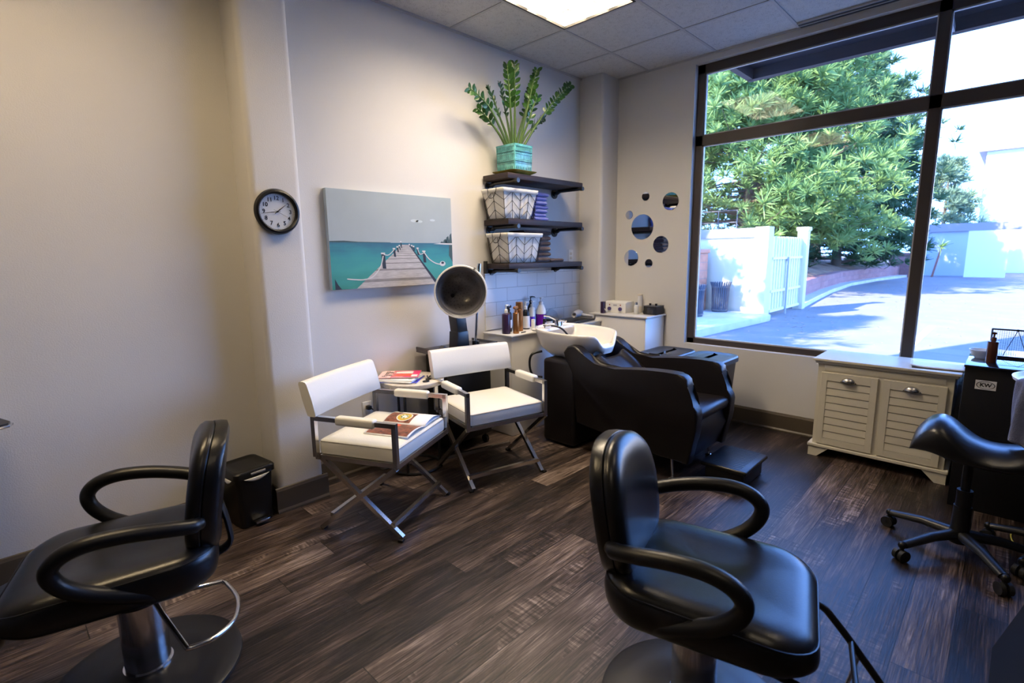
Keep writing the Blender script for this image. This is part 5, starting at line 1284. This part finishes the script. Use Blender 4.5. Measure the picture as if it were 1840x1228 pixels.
# litter bins
def litter_bin(label, x, y):
    t = thing('litter_bin', label, 'litter bin', (x, y, 0), 0, 'dark slatted litter bins outside')
    mb = MB(); mb.lathe([(.001, .02), (.19, .02), (.19, .05), (.17, .05), (.17, .60), (.001, .60)], 24); mb.build('liner', 'dgrey', t, world=False)
    mb = MB()
    for k in range(26):
        a = 2*PI*k/26; d = V(math.cos(a), math.sin(a), 0); q = V(-d.y, d.x, 0)
        P = [(.18, 0), (.19, .05), (.20, .45), (.21, .60), (.25, .72)]
        vs = [d*r+q*s*.015+V(0, 0, z) for r, z in P for s in (-1, 1)]+[d*(r-.008)+q*s*.015+V(0, 0, z) for r, z in P for s in (-1, 1)]
        mb._add(vs, [(2*i, 2*i+1, 2*i+3, 2*i+2) for i in range(4)]+[(10+2*i, 12+2*i, 13+2*i, 11+2*i) for i in range(4)]+[(2*i, 2*i+2, 12+2*i, 10+2*i) for i in range(4)]+[(2*i+1, 11+2*i, 13+2*i, 2*i+3) for i in range(4)])
    mb.build('slats', mat('dark_blue_steel', (.03, .045, .075), .4), t, world=False)
    mb = MB()
    for r, z in ((.198, .05), (.212, .60)): mb.tube([(r*math.cos(2*PI*i/30), r*math.sin(2*PI*i/30), z) for i in range(30)], .010, 6, closed=True)
    mb.build('hoop', 'dgrey', t, world=False)
litter_bin('dark slatted litter bin against the cream enclosure wall', 8.25, 2.05)
litter_bin('dark slatted litter bin in front of the red block pier, cut by the window frame', 7.0, 2.12)
# retaining wall, curb and bank
redl = m_brick('purple_red_block', (.26, .12, .12), (.33, .17, .16), (.2, .13, .13), .42, .2, .01, 'xz', .8, .9)
pw = [(11.6, 1.45), (14.0, 1.75), (18.0, 2.2), (23, 2.55), (28, 2.35), (33, 1.75)]
t = thing('retaining_wall', 'low red block retaining wall curving along the drive', 'retaining wall', (20, 2, GZ))
mb = MB()
for i in range(len(pw)-1):
    (xa, ya), (xb, yb) = pw[i], pw[i+1]; h0, h1 = .45+.012*i, .45+.012*(i+1)
    mb._add([V(xa, ya, GZ), V(xb, yb, GZ), V(xb, yb, h1), V(xa, ya, h0), V(xa, ya+.35, GZ), V(xb, yb+.35, GZ), V(xb, yb+.35, h1), V(xa, ya+.35, h0)], [(0, 1, 2, 3), (4, 7, 6, 5), (3, 2, 6, 7), (0, 3, 7, 4), (1, 5, 6, 2)])
mb.build('blocks', redl, t, sm=False)
mb = MB(); mb.box(33, 34.2, 1.2, 2.3, GZ, 1.25); mb.build('end_pier', redl, t, sm=False)
mb = MB()
for i in range(len(pw)-1):
    (xa, ya), (xb, yb) = pw[i], pw[i+1]; w = .38
    mb._add([V(xa, ya-w, GZ), V(xb, yb-w, GZ), V(xb, yb-w, GZ+.13), V(xa, ya-w, GZ+.13), V(xb, yb, GZ+.13), V(xa, ya, GZ+.13)], [(0, 1, 2, 3), (3, 2, 4, 5)])
struct(mb.build('curb', conc, sm=False))
bank, n, b = nodes('mulch_bank'); g = G(n); f = g.noise(g.tc.outputs['Object'], 1.2, 6, .7)
n.links.new(g.ramp(f, (.3, (.10, .055, .03)), (.5, (.24, .14, .09)), (.7, (.36, .25, .17))), b.inputs['Base Color']); b.inputs['Roughness'].default_value = .95
mb = MB()
def bk(u, v):
    x = 11.5+22.5*u; i = min(4, max(0, [k for k in range(5) if pw[k][0] <= max(x, 11.6)][-1])); (xa, ya), (xb, yb) = pw[i], pw[i+1]; y0_ = ya+(yb-ya)*((x-xa)/(xb-xa))+.2
    yy = y0_+v*9; return V(x, yy, .42+.9*v**.6+.35*v+.10*noise.noise(V(x*.5, yy*.5, 0)))
mb.grid(bk, 40, 16); struct(mb.build('planted_bank', bank, ang=80))
# canopy over the window
t = thing('window_canopy', 'dark flat metal canopy projecting above the window outside', 'canopy', (.7, -3.2, 3.1))
cnm = mat('dark_canopy_metal', (.012, .009, .016), .6)
mb = MB(); mb.box(.17, 1.14, -6.0, -1.0, 3.20, 3.24); mb.build('deck', cnm, t, sm=False)
mb = MB(); mb.box(1.10, 1.18, -6.0, -1.0, 3.10, 3.30); mb.box(.17, 1.12, -1.06, -1.0, 3.10, 3.30); mb.box(.17, .24, -6, -1.0, 3.12, 3.26); mb.build('fascia_beam', mat('canopy_beam', (.03, .02, .026), .6), t, sm=False)
mb = MB(); mb.prism([(.17, 3.10), (1.1, 3.10), (1.1, 3.14), (.17, 3.30)], -2.56, -2.53, 'y'); mb.build('bracket', 'grey', t, sm=False)

# trees
def tufts(mb, p, d, s, rnd, nq=24, wid=.048):
    """one clump: many thin needles fanning outwards and upwards from a point"""
    for _ in range(nq):
        o = (d*.5+V(rnd.gauss(0, .7), rnd.gauss(0, .7), rnd.gauss(.45, .45))).normalized(); w = o.cross(V(rnd.uniform(-1, 1), rnd.uniform(-1, 1), rnd.uniform(-1, 1))).normalized()*s*wid; L = s*rnd.uniform(.55, 1.15)
        q = p+o*L*.15
        mb._add([q-w, q+w, q+o*L+w*.6, q+o*L-w*.6], [(0, 1, 2, 3)])
def conifer(label, base, Ht, Rr, z0, nb, seed, leafm, tuft=.34, per=26, name='pine_tree', lean=(0, 0), shape=.75, nq=22):
    rnd = random.Random(seed); t = thing(name, label, 'tree', base)
    B = Vector(base); mb = MB(); mb.tube([B+V(0, 0, -.2), B+V(lean[0]*.4, lean[1]*.4, Ht*.4), B+V(lean[0], lean[1], Ht*.96)], [.22*Ht/9, .14*Ht/9, .03], 10)
    lf = MB(); 
    for k in range(nb):
        f = (k+rnd.random())/nb; h = z0+(Ht-z0)*f; L = Rr*(1-f)**shape*rnd.uniform(.7, 1.1)+.25
        if f < .12: L *= .8+f
        a = rnd.uniform(0, 2*PI); d = V(math.cos(a), math.sin(a), rnd.uniform(-.12, .30)).normalized(); s = B+V(lean[0]*h/Ht, lean[1]*h/Ht, h)
        P = [s, s+d*L*.5+V(0, 0, -.02*L), s+d*L+V(0, 0, .10*L)]
        mb.tube(P, [.045*(1-f)+.01, .02, .006], 5)
        for j in range(per):
            u = .25+.75*math.sqrt(rnd.random()); p = P[0].lerp(P[1], u*2) if u < .5 else P[1].lerp(P[2], u*2-1)
            sp = .16*L*u; p = p+V(rnd.gauss(0, sp), rnd.gauss(0, sp), rnd.gauss(0, sp*.6)); tufts(lf, p, d, tuft*rnd.uniform(.7, 1.2), rnd, nq)
    mb.build('trunk', mat('bark', (.10, .07, .05), .9), t)
    o = lf.build('foliage', leafm, t, sm=False); o['kind'] = 'stuff'; return t
pine = m_leaf('pine_needles', (.06, .15, .04), (.24, .36, .11), 1.3, .7, .25)
conifer('big bushy pine tree filling the window above the gate', (17.5, 4.9, .5), 11.0, 5.2, 1.3, 220, 3, pine, .34, 22, nq=40, shape=.55)
dark = m_leaf('dark_needles', (.02, .065, .025), (.06, .13, .05), 1.0, .7, .2)
conifer('dense dark evergreen on the bank right of the big pine', (27.0, 3.7, .3), 10.5, 4.2, .3, 150, 11, dark, .40, 16, shape=.5, nq=34)
conifer('low dark evergreen shrub on the bank beneath the pine', (22, 5.6, .6), 3.6, 2.6, .1, 60, 12, dark, .36, 10, name='evergreen_shrub')
conifer('small pale conifer beside the far white building', (40, .6, GZ), 7.2, 2.1, .6, 60, 5, m_leaf('pale_needles', (.10, .18, .12), (.22, .32, .2), 1.0, .7, .2), .5, 9, name='conifer_tree')
conifer('tiny narrow conifer above the enclosure wall', (24, 11.8, GZ), 4.4, .55, .5, 24, 8, dark, .3, 6, name='conifer_tree')
gold = m_leaf('autumn_leaves', (.34, .27, .12), (.48, .40, .22), 2.0, .7, .3)
conifer('sparse pale golden tree behind the top of the pine', (33, 6.2, GZ), 14.5, 4.2, 5, 70, 21, gold, .34, 9, name='autumn_tree', shape=.45, nq=7)
# a tree outside the frame on the left whose shadow dapples wall and drive
conifer('pine tree beside the building whose shadow falls on the drive', (-1.5, 4.3, GZ), 7.6, 2.3, 2.8, 60, 33, pine, .36, 10)
conifer('thin tree beside the pavement that dapples the cream wall', (3.0, 5.0, GZ), 6.2, 1.7, 2.0, 32, 34, pine, .36, 9)
# railing beyond the wall
t = thing('metal_railing', 'thin dark metal railing above the cream enclosure wall', 'railing', (14, 4.5, 1.8))
mb = MB()
for z in (2.45, 2.85): mb.tube([(14, 3.95, z), (14, 9, z)], .02, 6)
for y in (3.95, 4.6, 5.4, 6.4, 7.6): mb.tube([(14, y, GZ), (14, y, 2.85)], .02, 6)
mb.build('rails', 'dgrey', t)
# far structures
t = thing('far_building', 'white building with thin dark roof edge across the drive', 'building', (46, -14, GZ))
bw = mat('white_stucco', (.80, .78, .74), .9)
mb = MB(); mb.box(42, 60, -34, -1.0, GZ, 7.6); mb.build('walls', bw, t, sm=False)
mb = MB(); mb.box(41.6, 60.4, -34.4, -.6, 7.6, 7.75); mb.build('roof_edge', mat('roof_edge_metal', (.30, .27, .30), .6), t, sm=False)
t = thing('far_enclosure', 'low walled enclosure with stone cap in front of the white building', 'enclosure', (35, -1.5, GZ))
mb = MB(); mb.box(36, 36.3, -2.6, 1.3, GZ, 2.45); mb.box(34.6, 36, .9, 1.15, GZ, 2.2); mb.build('walls', mat('blue_grey_wall', (.40, .45, .55), .8), t, sm=False)
mb = MB(); mb.box(35.8, 36.5, -3.2, 1.5, 2.45, 2.9); mb.build('cap', capm, t, sm=False)
mb = MB()
for k in range(16): mb.box(32.0, 32.06 if k % 2 else 32.12, -1.15-.1*(k+1), -1.15-.1*k, GZ+.1, 2.35)
mb.build('corrugated_gate', bw, t, sm=False)
mb = MB(); mb.box(32, 32.3, .65, .95, GZ, 2.35); mb.build('post', bw, t, sm=False)
mb = MB(); mb.bar((34.2, .35, GZ), (34.9, .1, 1.7), .10); tag(mb.build('leaning_board', mat('red_brown_board', (.25, .10, .07), .8), sm=False), 'red brown board leaning in the far enclosure', 'board')
# painted bay line and fallen leaves
mb = MB(); mb.box(5.6, 9.4, -2.02, -1.90, GZ, GZ+.004); tag(mb.build('painted_line', 'paper'), 'white painted parking line on the drive', 'road marking')
mb = MB(); rnd = random.Random(9)
for k in range(500):
    x, y = rnd.uniform(6, 28), rnd.gauss(.9, 1.6); s = rnd.uniform(.02, .05); a = rnd.uniform(0, PI)
    if y > .95 or (x < 8.7 and y > .7): continue
    mb._add([V(x+s*math.cos(a), y+s*math.sin(a), GZ+.006), V(x-s*math.sin(a)*.6, y+s*math.cos(a)*.6, GZ+.012), V(x-s*math.cos(a), y-s*math.sin(a), GZ+.006), V(x+s*math.sin(a)*.6, y-s*math.cos(a)*.6, GZ+.008)], [(0, 1, 2, 3)])
tag(mb.build('fallen_leaves', mat('dry_leaf', (.50, .32, .14), .8), sm=False), 'dry leaves scattered over the drive outside', 'leaves', kind='stuff')
